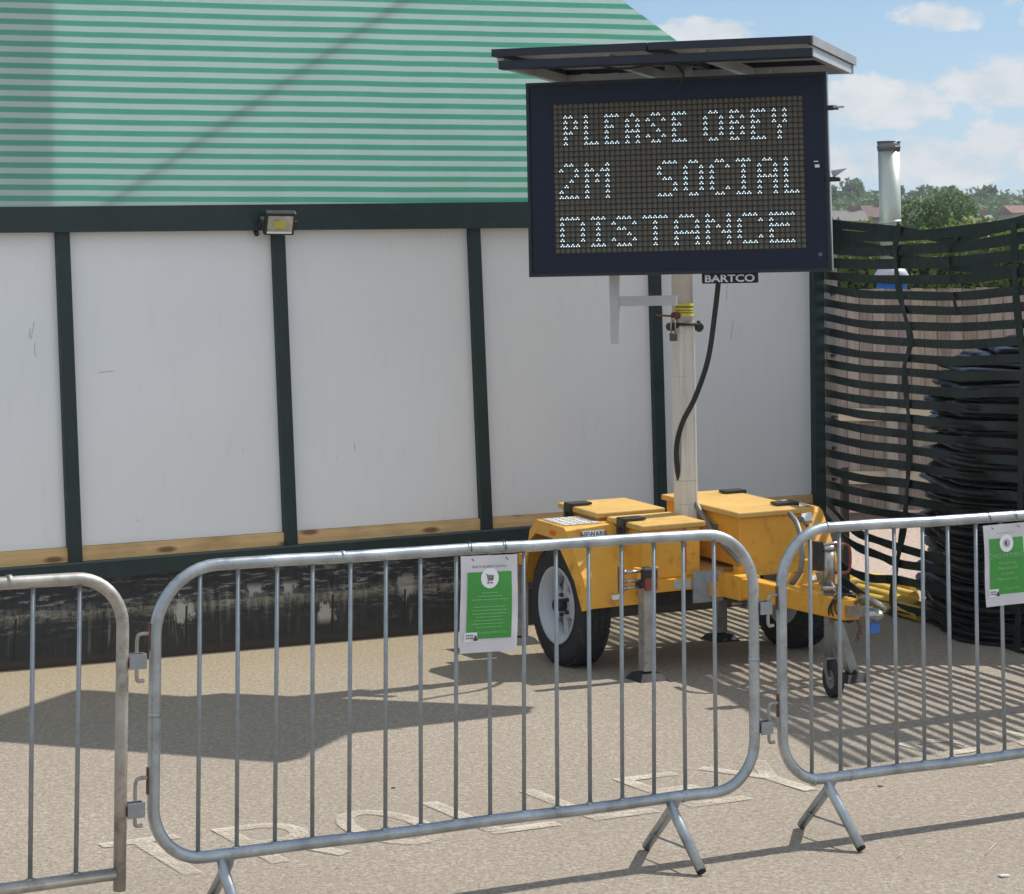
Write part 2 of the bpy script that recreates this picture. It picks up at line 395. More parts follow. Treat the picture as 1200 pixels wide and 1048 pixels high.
def paint_mat():
    m, nt, b = mat('worn_road_paint')
    co = coords(nt)
    n = math_(nt, 'ADD', math_(nt, 'MULTIPLY', noisetex(nt, co, 70, 4, 0.8), 0.55), math_(nt, 'MULTIPLY', noisetex(nt, co, 4, 4), 0.45))
    f = ramp(nt, n, [(0.40, 0), (0.60, 1)]).outputs[0]
    b.inputs['Base Color'].default_value = (0.54, 0.48, 0.40, 1); b.inputs['Roughness'].default_value = 0.8
    t = nt.nodes.new('ShaderNodeBsdfTransparent'); x = nt.nodes.new('ShaderNodeMixShader')
    nt.links.new(math_(nt, 'MULTIPLY', math_(nt, 'SUBTRACT', 1.0, f), 0.9), x.inputs[0]); nt.links.new(b.outputs[0], x.inputs[1]); nt.links.new(t.outputs[0], x.inputs[2])
    nt.links.new(x.outputs[0], nt.nodes['Material Output'].inputs[0])
    bump(nt, b, n, 0.5, 0.004)
    return m
paint_m = paint_mat()

# ------------------------------------------------------------------ setting: ground
g = B()
# one sheet, finer near the camera
xs = [-450, -200, -40, -12, -6, -3, 0, 3, 6, 12, 40, 200, 450]; ys = [-60, -10, 0, 4, 7, 10, 13, 16, 20, 30, 60, 200, 450]
vv = [[g.verts.new((x, y, 0)) for x in xs] for y in ys]
for j in range(len(ys) - 1):
    for i in range(len(xs) - 1): g.faces.new((vv[j][i], vv[j][i + 1], vv[j + 1][i + 1], vv[j + 1][i]))
me = bpy.data.meshes.new('ground'); g.to_mesh(me); g.free(); me.materials.append(ground_m)
ground = bpy.data.objects.new('ground', me); COL.objects.link(ground); tag(ground, kind='structure')

# gravel yard behind the netting, earth strip at the timber fence, field beyond
gravel_m = simple('pink_gravel', (0.36, 0.285, 0.23), 0.9, 0, 0.5, 34, bmp=0.6)
earth_m = simple('bark_litter', (0.13, 0.07, 0.05), 0.95, 0, 0.6, 22, dirt=(0.3, 0.22, 0.16), dirt_amt=0.4, dscale=40, bmp=0.8)
field_m = simple('rough_grass', (0.06, 0.10, 0.03), 0.95, 0, 0.4, 2.0, dirt=(0.16, 0.16, 0.06), dirt_amt=0.4, dscale=4, bmp=0.5)
def sheet(name, pts, z, m, lab=None):
    b_ = B(); poly(b_, [(x, y, z) for x, y in pts]); o = obj(name, b_, m); tag(o, kind='structure'); return o
sheet('gravel_yard', [(2.05, 14.6), (4.0, 9.5), (12, 9.5), (12, 19.4), (1.2, 19.4)], 0.004, gravel_m)
sheet('earth_strip', [(1.2, 19.4), (12, 19.4), (12, 21), (1.2, 21)], 0.004, earth_m)
sheet('field', [(-449, 22), (449, 22), (449, 449), (-449, 449)], 0.004, field_m)

# ------------------------------------------------------------------ painted words on the tarmac
def ribbon(bm, pts, w, z):
    pts = [Vector((p[0], p[1])) for p in pts]; L = []; Rr = []
    for i, p in enumerate(pts):
        t = (pts[min(i + 1, len(pts) - 1)] - pts[max(i - 1, 0)]).normalized(); nrm = Vector((-t.y, t.x)) * w / 2
        L.append(p + nrm); Rr.append(p - nrm)
    for i in range(len(pts) - 1):
        poly(bm, [(L[i].x, L[i].y, z), (Rr[i].x, Rr[i].y, z), (Rr[i + 1].x, Rr[i + 1].y, z), (L[i + 1].x, L[i + 1].y, z)])
def bowl(cx, cy, rx, ry, a0, a1, n=14): return [(cx + rx * math.cos(R(a0 + (a1 - a0) * i / n)), cy + ry * math.sin(R(a0 + (a1 - a0) * i / n))) for i in range(n + 1)]
GL = {'T': [[(0, .5), (.28, .5)], [(.14, .47), (.14, 0)]],
      'R': [[(.03, 0), (.03, .53)], [(.06, .5), (.15, .5)] + bowl(.15, .385, .11, .115, 80, -80) + [(.15, .27), (.06, .27)], [(.15, .24), (.27, 0)]],
      'O': [bowl(.145, .265, .125, .24, 0, 360, 26)],
      'L': [[(.03, .03), (.03, .53)], [(0, 0.02), (.28, .02)]],
      'E': [[(.03, .05), (.03, .47)], [(0, 0.02), (.28, .02)], [(0, .5), (.28, .5)], [(.06, .27), (.22, .27)]],
      'Y': [[(.0, .53), (.14, .26)], [(.28, .53), (.14, .26)], [(.14, .27), (.14, 0)]],
      'P': [[(.03, 0), (.03, .53)], [(.06, .5), (.15, .5)] + bowl(.15, .385, .11, .115, 80, -80) + [(.15, .27), (.06, .27)]],
      'A': [[(0, 0), (.14, .53)], [(.28, 0), (.14, .53)], [(.07, .17), (.21, .17)]]}
wb = B(); e1 = Vector((.87, .493)); e2 = Vector((-.493, .87))
kk = 0
for i, ch in enumerate('TROLLEY PAR'):
    if ch == ' ': continue
    o0 = Vector((-.07, 8.13)) + Vector((.372, .211)) * (i - 3 + (.37 if i > 7 else 0))
    for st in GL[ch]:
        kk += 1
        ribbon(wb, [o0 + e1 * (a * 1.02) + e2 * (c * 1.05) for a, c in st], .068, 0.004 + 0.00002 * kk)
rw = obj('road_lettering', wb, paint_m); tag(rw, kind='structure')
pb = B()
ribbon(pb, [(-2.9, 9.55), (-2.45, 9.62), (-2.2, 9.6)], .05, .004)
tag(obj('road_marking', pb, paint_m), kind='structure')

# ------------------------------------------------------------------ BUILDING
Aw = Vector((-2.643, 11.623, 0)); dw = Vector((0.857, 0.516, 0)).normalized(); ANG = math.atan2(dw.y, dw.x)
bld = empty('market_hall', Aw, ANG)
tag(bld, 'long white panelled hall with dark green timber frame and green striped canvas gable', 'building')
TB = ROOTM[bld.name]
def lin(u, p, q): return p[1] + (q[1] - p[1]) * (u - p[0]) / (q[0] - p[0])
def zt(u): return lin(u, (0, .606), (5.39, .662))       # bottom of white panels
def zl(u): return lin(u, (0, .521), (5.39, .600))       # bottom of pine board
def zb(u): return lin(u, (0, 2.264), (5.39, 2.395))     # bottom of head beam
def zh(u): return lin(u, (0, 2.398), (5.39, 2.563))     # top of head beam
UL, UR = -5.2, 5.40
def slab(bm, u0, u1, f0, f1, y0, y1, u0t=None, u1t=None):
    """board between height functions f0,f1 along u, y0 (front) .. y1"""
    u0t = u0 if u0t is None else u0t; u1t = u1 if u1t is None else u1t
    hexa(bm, [(u0, y0, f0(u0)), (u1, y0, f0(u1)), (u1, y1, f0(u1)), (u0, y1, f0(u0))], [(u0t, y0, f1(u0t)), (u1t, y0, f1(u1t)), (u1t, y1, f1(u1t)), (u0t, y1, f1(u0t))])
# posts (bottom u, top u)
posts = [(-4.62, -4.72), (-3.37, -3.47), (-2.12, -2.22), (-.86, -.96), (.406, .309), (1.661, 1.568), (2.925, 2.838), (4.177, 4.128)]
edges = [UL] + [0] * 0
b_ = B(); slab(b_, UL, UR, lambda u: -0.3, lambda u: .28, 0.0, .30)
obj('plinth', b_, plinth_m, bld, TB)
b_ = B(); slab(b_, UL, UR, lambda u: .272, lambda u: zl(u) - .085, 0.022, .28)
obj('upper_plinth', b_, plinth_m, bld, TB)
b_ = B(); slab(b_, UL, UR, lambda u: zl(u) - .088, lambda u: zl(u) - 0.004, -.012, .28)
obj('sill_beam', b_, green_wood, bld, TB)
b_ = B(); slab(b_, UL, UR, lambda u: zl(u) - .006, lambda u: zl(u) + .004, .0, .07)
obj('sill_cap', b_, simple('sill_edge', (.10, .13, .12), .6), bld, TB)
bl = [UL + .02] + [p[0] for p in posts] + [UR]
tl = [UL + .02] + [p[1] for p in posts] + [UR]
for i in range(len(bl) - 1):
    b_ = B(); slab(b_, bl[i], bl[i + 1], zt, zb, .052, .09, tl[i], tl[i + 1])
    for f in b_.faces: pass
    obj('wall_panel', b_, panel_m, bld, TB)
    b_ = B(); w = .036
    slab(b_, bl[i] + w, bl[i + 1] - w, lambda u: zl(u) + .006, lambda u: zt(u) - .002, .030, .085)
    obj('skirting_board', b_, timber, bld, TB)
for p0, p1 in posts:
    b_ = B(); slab(b_, p0 - .0375, p0 + .0375, lambda u: zl(u) + .006, lambda u: zb(u), .012, .09, p1 - .036, p1 + .036)
    obj('post', b_, green_wood, bld, TB)
b_ = B(); slab(b_, UR - .03, UR + .05, lambda u: -.05, lambda u: zh(u), .0, .12)
obj('corner_post', b_, green_wood, bld, TB)
b_ = B(); slab(b_, UL, UR + .05, zb, zh, -.02, .10)
obj('head_beam', b_, green_wood, bld, TB)
for u in (-3.9, -3.1, -2.35, -1.5, -.75, .07, .55, 1.02, 1.9, 2.36, 2.9, 3.6, 4.3, 4.9):
    b_ = B(); uu = u + .012
    hexa(b_, [(u, -.002, .05), (uu, -.002, .05), (uu + .003, .003, .05), (u - .003, .003, .05)], [(u + .006, -.002, .262), (uu + .004, -.002, .262), (uu + .006, .003, .262), (u + .002, .003, .262)])
    obj('block_joint', b_, mdark, bld, TB)
def onW(x, y):
    r_ = ray(x, y); n_ = Vector((-dw.y, dw.x, 0)); P = CAM + r_ * ((Aw - CAM).dot(n_) / r_.dot(n_)); q = TB.inverted() @ P; return Vector((q.x, .0505, q.z))
for pts in (((44, 377), (42, 388), (40, 398)), ((45, 402), (44, 412), (46, 418)), ((39, 385), (38, 397)), ((120, 437), (137, 435)), ((164, 610), (166, 612)), ((858, 330), (857, 352)), ((865, 375), (862, 398)), ((420, 520), (421, 529))):
    b_ = B(); tube(b_, [onW(*p_) for p_ in pts], .0013, 5); obj('scratch', b_, simple('scratch_grey', (.40, .40, .40), .8), bld, TB)
# gable profile (half, mirrored about u=0.25)
prof = [(5.42, 2.57), (5.34, 2.70), (5.15, 2.93), (4.85, 3.17), (4.285, 3.537), (3.874, 3.762), (2.9, 4.28), (1.8, 4.85), (.9, 5.25), (.25, 5.42)]
full = prof + [(.5 - u, z) for u, z in prof[::-1][1:]]
b_ = B(); prism(b_, [(5.42, .0, 2.50)] + [(u, .0, z) for u, z in full] + [(-4.92, .0, 2.2), (.25, .0, 2.38)], (0, .004, 0))
# drop the bottom onto the beam
gb = obj('gable_canvas', b_, canvas_m, bld, TB)
# roof canvas running back
b_ = B(); q = smoothpts([(u, 0.0, z) for u, z in full], 3)
q = [Vector(p) for p in q]
for i in range(len(q) - 1):
    a, c = q[i], q[i + 1]
    poly(b_, [(a.x, .006, a.z - .006), (c.x, .006, c.z - .006), (c.x, 9, c.z - .006), (a.x, 9, a.z - .006)])
obj('roof_canvas', b_, roof_m, bld, TB)
b_ = B(); slab(b_, UR - .02, UR + .02, lambda u: 0, lambda u: zh(u), .12, 9)
hexa(b_, [(UL, 8.9, 0), (UR - .02, 8.9, 0), (UR - .02, 9, 0), (UL, 9, 0)], [(UL, 8.9, 2.5), (UR - .02, 8.9, 2.5), (UR - .02, 9, 2.5), (UL, 9, 2.5)])
hexa(b_, [(UL, .12, 0), (UL + .04, .12, 0), (UL + .04, 9, 0), (UL, 9, 0)], [(UL, .12, 2.4), (UL + .04, .12, 2.4), (UL + .04, 9, 2.4), (UL, 9, 2.4)])
obj('side_wall', b_, panel_m, bld, TB)
# poles of the canvas frame close behind the gable, seen as darker bands through the cloth
b_ = B(); tube(b_, [(.235, .032, 2.4), (.20, .032, 5.3)], .022, 10)
obj('king_pole', b_, black_paint, bld, TB)
b_ = B(); hexa(b_, [(.245, .02, 2.4), (.245, .024, 2.4), (-.9, .42, 2.4), (-.9, .416, 2.4)], [(.21, .02, 5.2), (.21, .024, 5.2), (-.9, .42, 5.2), (-.9, .416, 5.2)])
obj('inner_curtain', b_, simple('grey_lining', (.35, .37, .38), .8), bld, TB)  # flap added behind the gable to darken the cloth with a soft edge
b_ = B(); tube(b_, [(.42, .031, 2.34), (2.3, .031, 3.62), (3.3, .031, 4.25)], .025, 10)
obj('brace_pole', b_, black_paint, bld, TB)
b_ = B(); tube(b_, [(-.4, .2, 2.45), (-.42, .2, 5.0)], .06, 10)
obj('inner_pole', b_, grey_alu, bld, TB)

# floodlight fixed on the beam
def TBp(u, y, z): return TB @ Vector((u, y, z))
fl = empty('floodlight', TBp(1.52, -.02, 2.33), ANG)
tag(fl, 'small black floodlight with yellow diode lens fixed on the green beam', 'light')
TF = ROOTM[fl.name] @ Matrix.Translation((0, -.075, .01)) @ Matrix.Rotation(R(-14), 4, 'Z') @ Matrix.Rotation(R(30), 4, 'X')
b_ = B(); box(b_, (-.085, -.02, -.07), (.085, .02, .07), bev=.006)
for i in range(7): box(b_, (-.07 + i * .022, .02, -.06), (-.064 + i * .022, .04, .06))
obj('housing', b_, black_pl, fl, TF)
b_ = B(); box(b_, (-.070, -.024, -.052), (.070, -.0205, .052)); obj('lens', b_, simple('lamp_glass', (.42, .42, .36), .12, .1, .3, 22, dirt=(.5, .46, .1), dirt_amt=.3), fl, TF)
b_ = B(); box(b_, (-.03, -.0265, -.022), (.03, -.0245, .022)); obj('diode', b_, simple('diode_yellow', (.55, .5, .06), .5), fl, TF)
b_ = B(); box(b_, (-.070, -.027, -.055), (.070, -.0245, -.043)); obj('reflector', b_, simple('reflector', (.85, .87, .85), .3), fl, TF)
b_ = B(); box(b_, (-.1, -.01, -.04), (-.085, .01, .01)); box(b_, (-.1, .0, -.01), (-.05, .075, .004)); cyl(b_, (-.115, .02, -.085), (-.115, .07, -.085), .014); cyl(b_, (-.115, .045, -.085), (-.09, .03, 0), .009)
obj('bracket', b_, black_pl, fl, TF)
b_ = B(); box(b_, (.085, -.01, -.04), (.1, .01, .01)); obj('hinge', b_, black_pl, fl, TF)

# ------------------------------------------------------------------ CROWD BARRIERS
def barrier(origin, dirv, L, bars, hs, lab, joint=None, square_end=False, ztop=1.10, zbot=.2175, rt=.20, rb=.165, legs=(), hooks=(), lugs=(), lean=0.0, mainm=galv):
    ang = math.atan2(dirv[1], dirv[0])
    rt_ = empty('crowd_barrier', origin, ang)
    tag(rt_, lab, 'barrier', 'galvanised crowd barriers standing end to end')
    T = ROOTM[rt_.name] @ Matrix.Rotation(lean, 4, 'X')
    X = Vector((1, 0, 0)); Z = Vector((0, 0, 1))
    pts = []
    pts += arc((rt, 0, ztop - rt), rt, PI, PI / 2, 10, X, Z)
    for k in range(1, 8): pts.append(Vector((rt + (L - 2 * rt) * k / 8, 0, ztop + .0015 * math.sin(k * 2.1))))
    pts += arc((L - rt, 0, ztop - rt), rt, PI / 2, 0, 10, X, Z)
    b_ = B()
    if square_end:
        pts += [Vector((L, 0, .6)), Vector((L, 0, .175))]
        pts = [Vector((0.0, 0, .3))] + pts
        tube(b_, pts, .019, 14)
        tube(b_, [(0, 0, .3), (0, 0, zbot)] + [(L * k / 6, 0, zbot) for k in range(1, 6)] + [(L - .015, 0, zbot)], .0185, 14)
    else:
        pts += [Vector((L, 0, .6))]
        pts += arc((L - rb, 0, zbot + rb), rb, 0, -PI / 2, 9, X, Z)
        for k in range(1, 10): pts.append(Vector((L - rb - (L - 2 * rb) * k / 10, 0, zbot + .002 * math.sin(k * 1.7))))
        pts += arc((rb, 0, zbot + rb), rb, -PI / 2, -PI, 9, X, Z)
        pts += [Vector((0, 0, .6))]
        tube(b_, pts, .019, 14, closed=True)
    # sleeves / weld joints
    for (x, z, ax) in (joint or []):
        if ax == 'z': cyl(b_, (x, 0, z - .006), (x, 0, z + .006), .0202, n=14)
        else: cyl(b_, (x - .006, 0, z), (x + .006, 0, z), .0202, n=14)
    # weld swellings where uprights meet the lower rail
    for x in bars:
        bmesh.ops.create_icosphere(b_, subdivisions=1, radius=.013, matrix=Matrix.Translation((x, 0, zbot + .017)) @ Matrix.Diagonal((1.4, .8, .5, 1)))
    obj('frame', b_, mainm, rt_, T)
    for x in bars:
        b_ = B(); dx = random.uniform(-.005, .005)
        cyl(b_, (x, 0, zbot + .01), (x + dx, 0, ztop - .01), .0073, n=8); obj('upright', b_, galv_bar, rt_, T)
    for lx in legs:
        for s in (-1, 1):
            b_ = B()
            tube(b_, [(lx - s * -.018, -s * .012, zbot + .012), (lx + s * .018, s * .03, zbot - .04), (lx + s * .012, s * .19, .0155)], .0175, 12, rs=[.012, .0175, .0175])
            obj('leg', b_, mainm, rt_, T)
            b_ = B(); cyl(b_, (lx + s * .012, s * .187, .0175), (lx + s * .012, s * .1925, .012), .0165, n=12); obj('leg_cap', b_, black_rub, rt_, T)
        b_ = B(); cyl(b_, (lx + .0, -.15, .065), (lx, .15, .065), .004, n=8); obj('leg_tie', b_, galv_bar, rt_, T)
    for (z0, z1) in hooks:     # J hook on the left post
        b_ = B()
        tube(b_, smoothpts([(-.015, -.0, z0), (-.045, -.0, z0), (-.057, 0, z0 - .012), (-.058, 0, (z0 + z1) / 2), (-.058, 0, z1 + .012), (-.052, 0, z1), (-.035, 0, z1)], 5), .006, 8)
        obj('hook', b_, galv_old, rt_, T)
        b_ = B(); box(b_, (-.022, -.006, z0 - .05), (-.016, .006, z0 + .03)); obj('hook_weld', b_, rust, rt_, T)
    for z in lugs:             # folded lug on the right post
        b_ = B(); ll = L + (.070 if square_end else .066); box(b_, (L + .016, -.020, z - .022), (ll, -.016, z + .022)); box(b_, (L + .016, .012, z - .022), (ll, .016, z + .022)); box(b_, (ll - .004, -.016, z - .022), (ll, .012, z + .022))
        obj('lug', b_, galv_bar, rt_, T)
        b_ = B(); cyl(b_, (L + .015, 0, z), (L + .022, 0, z), .019, n=12); obj('lug_weld', b_, rust, rt_, T)
    return rt_
D0 = Vector((.879, .477, 0)).normalized()
P0 = Vector((-1.085, 6.842, 0))
mid = barrier(P0, D0, 2.20, [.144 + .1262 * i for i in range(16)], None, 'galvanised barrier in the middle of the picture with a poster on its top rail', joint=[(.0, .66, 'z'), (2.2, .66, 'z'), (.62, 1.10, 'x'), (1.9, .2175, 'x')], legs=(.235, 1.862), hooks=[(.905, .765), (.475, .335)], lugs=[.835, .42])
P1 = P0 + D0 * 2.319
rightb = barrier(P1, D0, 2.2, [.125 + .1262 * i for i in range(16)], None, 'galvanised barrier at the right edge nearest the black stack', joint=[(.2, 1.10, 'x'), (.13, .2175, 'x'), (.29, .2175, 'x')], legs=(.205, 1.9), hooks=[(.875, .77), (.50, .365)])
D2 = Vector((.86, .51, 0)).normalized()
PR = Vector((-1.160, 6.70, 0)); LL = 2.2
leftb = barrier(PR - D2 * LL, D2, LL, [LL - .135 - .138 * i for i in range(14)], None, 'galvanised barrier at the left edge with a straight squared off end post', square_end=True, legs=(.25, LL - .43), lugs=[.84, .405], joint=[(LL - .35, 1.10, 'x')], zbot=.225, ztop=1.095, rt=.15, mainm=galv_old)

# ------------------------------------------------------------------ POSTERS
def poster(u, w, h, ztop, lab, kind, rot=0.0, org=P0):
    o3 = org + D0 * u
    ang = math.atan2(D0.y, D0.x)
    rt_ = empty('notice_poster', (o3.x, o3.y, 0), ang)
    tag(rt_, lab, 'poster', 'green and white notices hanging on the barriers')
    T = ROOTM[rt_.name] @ Matrix.Translation((0, -.026, ztop)) @ Matrix.Rotation(rot, 4, 'Y') @ Matrix.Rotation(R(-1.5), 4, 'X')
    # origin at top-left corner, x right, z down negative, front -y
    b_ = B(); nx, nz = 8, 12
    def sag(x, z): return .004 * math.sin(x / w * PI) * (-z / h) + .003 * math.sin(z * 20 + x * 9)
    grid = [[b_.verts.new((w * i / nx, sag(w * i / nx, -h * j / nz), -h * j / nz)) for i in range(nx + 1)] for j in range(nz + 1)]
    for j in range(nz):
        for i in range(nx): b_.faces.new((grid[j][i], grid[j + 1][i], grid[j + 1][i + 1], grid[j][i + 1]))
    ext = bmesh.ops.solidify(b_, geom=b_.faces[:], thickness=.0012)
    obj('sheet', b_, paper, rt_, T)
    def quad(name, x0, x1, z0, z1, off, m):
        b_ = B(); n1 = 6; n2 = 10
        gg = [[b_.verts.new((x0 + (x1 - x0) * i / n1, sag(x0 + (x1 - x0) * i / n1, z0 + (z1 - z0) * j / n2) - off, z0 + (z1 - z0) * j / n2)) for i in range(n1 + 1)] for j in range(n2 + 1)]
        for j in range(n2):
            for i in range(n1): b_.faces.new((gg[j][i], gg[j + 1][i], gg[j + 1][i + 1], gg[j][i + 1]))
        return obj(name, b_, m, rt_, T)
    quad('green_panel', w * .11, w * .89, -h * .17, -h * .86, .003, green_ink)
    def disc(cx, cz, r, off, m, name, par=None):
        b_ = B(); poly(b_, [(cx + r * math.cos(2 * PI * k / 32), sag(cx, cz) - off, cz + r * math.sin(2 * PI * k / 32)) for k in range(32)])
        return obj(name, b_, m, par or rt_, T)
    disc(w * .5, -h * .235, w * .155, .0045, paper, 'badge')
    ib = B()
    def st(pts, wd=.0022):
        pts = [Vector((w * .5 + p[0] * w, sag(w * .5, -h * .235) - .0055, -h * .235 + p[1] * w)) for p in pts]
        tube(ib, pts, wd / 2, 6)
    if kind == 1:
        st([(-.075, .065), (-.055, .06), (-.03, -.04), (.05, -.03), (.065, .04), (-.05, .045)])
        st([(-.045, .02), (.058, .015)]); st([(-.04, -.01), (.055, -.01)]); st([(-.02, .04), (-.012, -.03)]); st([(.01, .04), (.012, -.03)]); st([(.04, .04), (.036, -.03)])
        st([(-.03, -.04), (-.04, -.07), (.04, -.065)])
        for cx in (-.035, .035): st([(cx - .006, -.08), (cx + .006, -.08)], .004)
    else:
        for rr in (.045, .07): st([(rr * math.cos(t * PI / 8), rr * math.sin(t * PI / 8)) for t in range(17)], .0014)
        st([(-.02, .02), (-.02, -.02), (.0, -.035), (.0, .035), (-.02, .02)], .004)
    obj('pictogram', ib, dark_ink, rt_, T)
    RX = Matrix.Rotation(PI / 2, 4, 'X')
    def txt(name, s, cx, cz, size, m, sq=1.0, bold=0.0, off=.0052):
        tb = text_bm(s, size, .0002, bold, squash=sq)
        TT = Matrix.Translation((cx, sag(cx, cz) - off, cz)) @ RX
        b2 = B(); merge(b2, tb, TT); return obj(name, b2, m, rt_, T)
    b2 = B()
    def line(cx, cz, wd, seed):
        rnd = random.Random(seed); x = cx - wd / 2
        while x < cx + wd / 2:
            l = rnd.uniform(.004, .014); box(b2, (x, sag(cx, cz) - .0052, cz - .0012), (min(x + l, cx + wd / 2), sag(cx, cz) - .0048, cz + .0012)); x += l + .0022
    if kind == 1:
        txt('heading', 'HEALTH & SAFETY NOTICE', w * .49, -h * .115, .0105, dark_ink)
        for k, (wd, z) in enumerate([(.28, .385), (.42, .42), (.64, .455), (.56, .53), (.6, .565), (.6, .6), (.46, .635), (.52, .67), (.6, .705), (.44, .74)]): line(w * .5, -h * z, w * wd, k)
        txt('footer', 'Shopping safely for all', w * .57, -h * .795, .0125, pale_ink)
    else:
        txt('heading', 'CARD PAYMENTS', w * .50, -h * .385, .0235, pale_ink, .95)
        line(w * .5, -h * .105, w * .45, 3)
        for s, z in (('No cash sales', .475), ('Please use card', .54), ('or phone', .605), ('Signatures only', .67)): txt('text_line', s, w * .5, -h * z, .0155, pale_ink)
        txt('footer', 'Shopping safely', w * .6, -h * .79, .011, pale_ink)
    if len(b2.verts): obj('small_print', b2, pale_ink, rt_, T)
    # logo box: white plate, two rows of grey lettering and a dark plant pot shape
    quad('logo_plate', w * .07, w * .30, -h * .79, -h * .885, .004, paper)
    b2 = B()
    for k in range(4):
        for j in range(2): box(b2, (w * (.09 + .032 * k), -.0058, -h * (.825 + .028 * j)), (w * (.112 + .032 * k), -.0053, -h * (.812 + .028 * j)))
    pts = [(0, .035), (.02, .02), (.02, 0), (.045, -.02), (.04, -.05), (-.04, -.05), (-.045, -.02), (-.02, 0), (-.02, .02)]
    prism(b2, [(w * (.255 + a * .85), -.0058, -h * .84 + c * w) for a, c in pts], (0, .0004, 0))
    obj('logo_mark', b2, dark_ink, rt_, T)
    for fx in (.2, .8):
        b2 = B(); x = w * fx
        tube(b2, arc((x, .026, .022), .024, R(200), R(-20) + 2 * PI * 0 - R(0), 10, (0, 1, 0), (0, 0, 1)) + [Vector((x, -.004, -.012)), Vector((x + .004, -.006, -.016))], .0016, 6)
        obj('cable_tie', b2, mdark, rt_, T)
    return rt_
poster(1.030, .212, .312, 1.082, 'green and white notice with a shopping trolley badge on the middle barrier', 1, R(1.2))
poster(.898, .212, .300, 1.075, 'green and white card payments notice on the right hand barrier', 2, R(-1.0), P1)

# ------------------------------------------------------------------ TRAILER WITH MESSAGE SIGN
YAW = R(26.5)
trl = empty('message_sign_trailer', (.931, 12.15, 0), YAW)
tag(trl, 'yellow two wheeled trailer carrying a tall mast with lit message board and solar panels', 'sign trailer')
TT = ROOTM[trl.name]
SH = Matrix.Identity(4); SH[2][0] = .026; SH[2][1] = .045      # body sits slightly nose down
TS = TT @ SH
def tobj(name, b_, m, par=None, T=TT, **k): return obj(name, b_, m, par or trl, T, **k)

# --- wheels
def wheel(cx, side):
    r, w = .312, .17
    tb = B(); N = 48
    prof_ = [(.188, -.076), (.225, -.085), (.275, -.086), (.298, -.076), (.310, -.055), (.312, 0), (.310, .055), (.298, .076), (.275, .086), (.225, .085), (.188, .076)]
    rings = []
    for k in range(N):
        a = 2 * PI * k / N
        rings.append([tb.verts.new((cx + x, math.cos(a) * rr, r + math.sin(a) * rr)) for rr, x in prof_])
    for k in range(N):
        A, C_ = rings[k], rings[(k + 1) % N]
        for j in range(len(prof_) - 1):
            f = tb.faces.new((A[j], A[j + 1], C_[j + 1], C_[j])); f.smooth = True
    # tread blocks
    for k in range(N):
        a = 2 * PI * (k + .5) / N
        for tx in (-.055, -.02, .02, .055):
            M = Matrix.Translation((cx + tx, 0, r)) @ Matrix.Rotation(a + (.03 if tx > 0 else -.03), 4, 'X') @ Matrix.Translation((0, 0, .3125))
            box(tb, (-.0145, -.0165, -.006), (.0145, .0165, .0035), M)
    wh = empty_part('wheel', trl)
    obj('tyre', tb, black_rub, wh, TT)
    s = side
    rb_ = B(); prof2 = [(.198, .080), (.202, .089), (.193, .091), (.184, .082), (.176, .066), (.158, .058), (.152, .02), (.147, -.002)]
    rings = []
    for k in range(N):
        a = 2 * PI * k / N
        rings.append([rb_.verts.new((cx + s * x, math.cos(a) * rr, r + math.sin(a) * rr)) for rr, x in prof2])
    for k in range(N):
        A, C_ = rings[k], rings[(k + 1) % N]
        for j in range(len(prof2) - 1):
            f = rb_.faces.new((A[j], A[j + 1], C_[j + 1], C_[j])); f.smooth = True
    cyl(rb_, (cx - s * .07, 0, r), (cx - s * .072, 0, r), .188, n=40)
    obj('rim', rb_, rim_white, wh, TT)
    # spoked centre with openings
    sb = B(); ns = 6
    for k in range(ns):
        a0 = 2 * PI * k / ns
        M = Matrix.Translation((cx + s * .022, 0, r)) @ Matrix.Rotation(a0, 4, 'X')
        for v0 in (0,):
            hexa(sb, [M @ Vector((-.010 * s, -.024, .06)), M @ Vector((-.010 * s, .024, .06)), M @ Vector((.012 * s, .022, .06)), M @ Vector((.012 * s, -.022, .06))],
                 [M @ Vector((-.012 * s, -.030, .15)), M @ Vector((-.012 * s, .030, .15)), M @ Vector((.002 * s, .026, .15)), M @ Vector((.002 * s, -.026, .15))])
    cyl(sb, (cx + s * .005, 0, r), (cx + s * .038, 0, r), .082, .07, n=28)
    cyl(sb, (cx - s * .012, 0, r), (cx - s * .008, 0, r), .152, n=36)
    obj('spokes', sb, rim_white, wh, TT)
    hb = B()
    for k in range(ns):
        a0 = 2 * PI * (k + .5) / ns
        M = Matrix.Translation((cx + s * -.006, 0, r)) @ Matrix.Rotation(a0, 4, 'X')
        pts = [M @ Vector((0, x_, z_)) for x_, z_ in ((-.014, .085), (.014, .085), (.033, .130), (.024, .145), (-.024, .145), (-.033, .130))]
        prism(hb, pts, (s * .001, 0, 0))
    obj('rim_opening', hb, black_pl, wh, TT)
    cb = B(); cyl(cb, (cx + s * .038, 0, r), (cx + s * .095, 0, r), .034, .03, n=20)
    for k in range(5):
        a0 = 2 * PI * k / 5; cyl(cb, (cx + s * .038, .054 * math.cos(a0), r + .054 * math.sin(a0)), (cx + s * .055, .054 * math.cos(a0), r + .054 * math.sin(a0)), .011, n=8)
    obj('hub', cb, black_pl, wh, TT)
def empty_part(name, par):
    o = bpy.data.objects.new(name, None); COL.objects.link(o); o.parent = par; o.empty_display_size = .1; return o
wheel(-.695, -1); wheel(.695, 1)
b_ = B(); box(b_, (-.62, -.03, .285), (.62, .03, .345)); cyl(b_, (-.66, 0, .312), (.66, 0, .312), .022); tobj('axle', b_, black_paint)

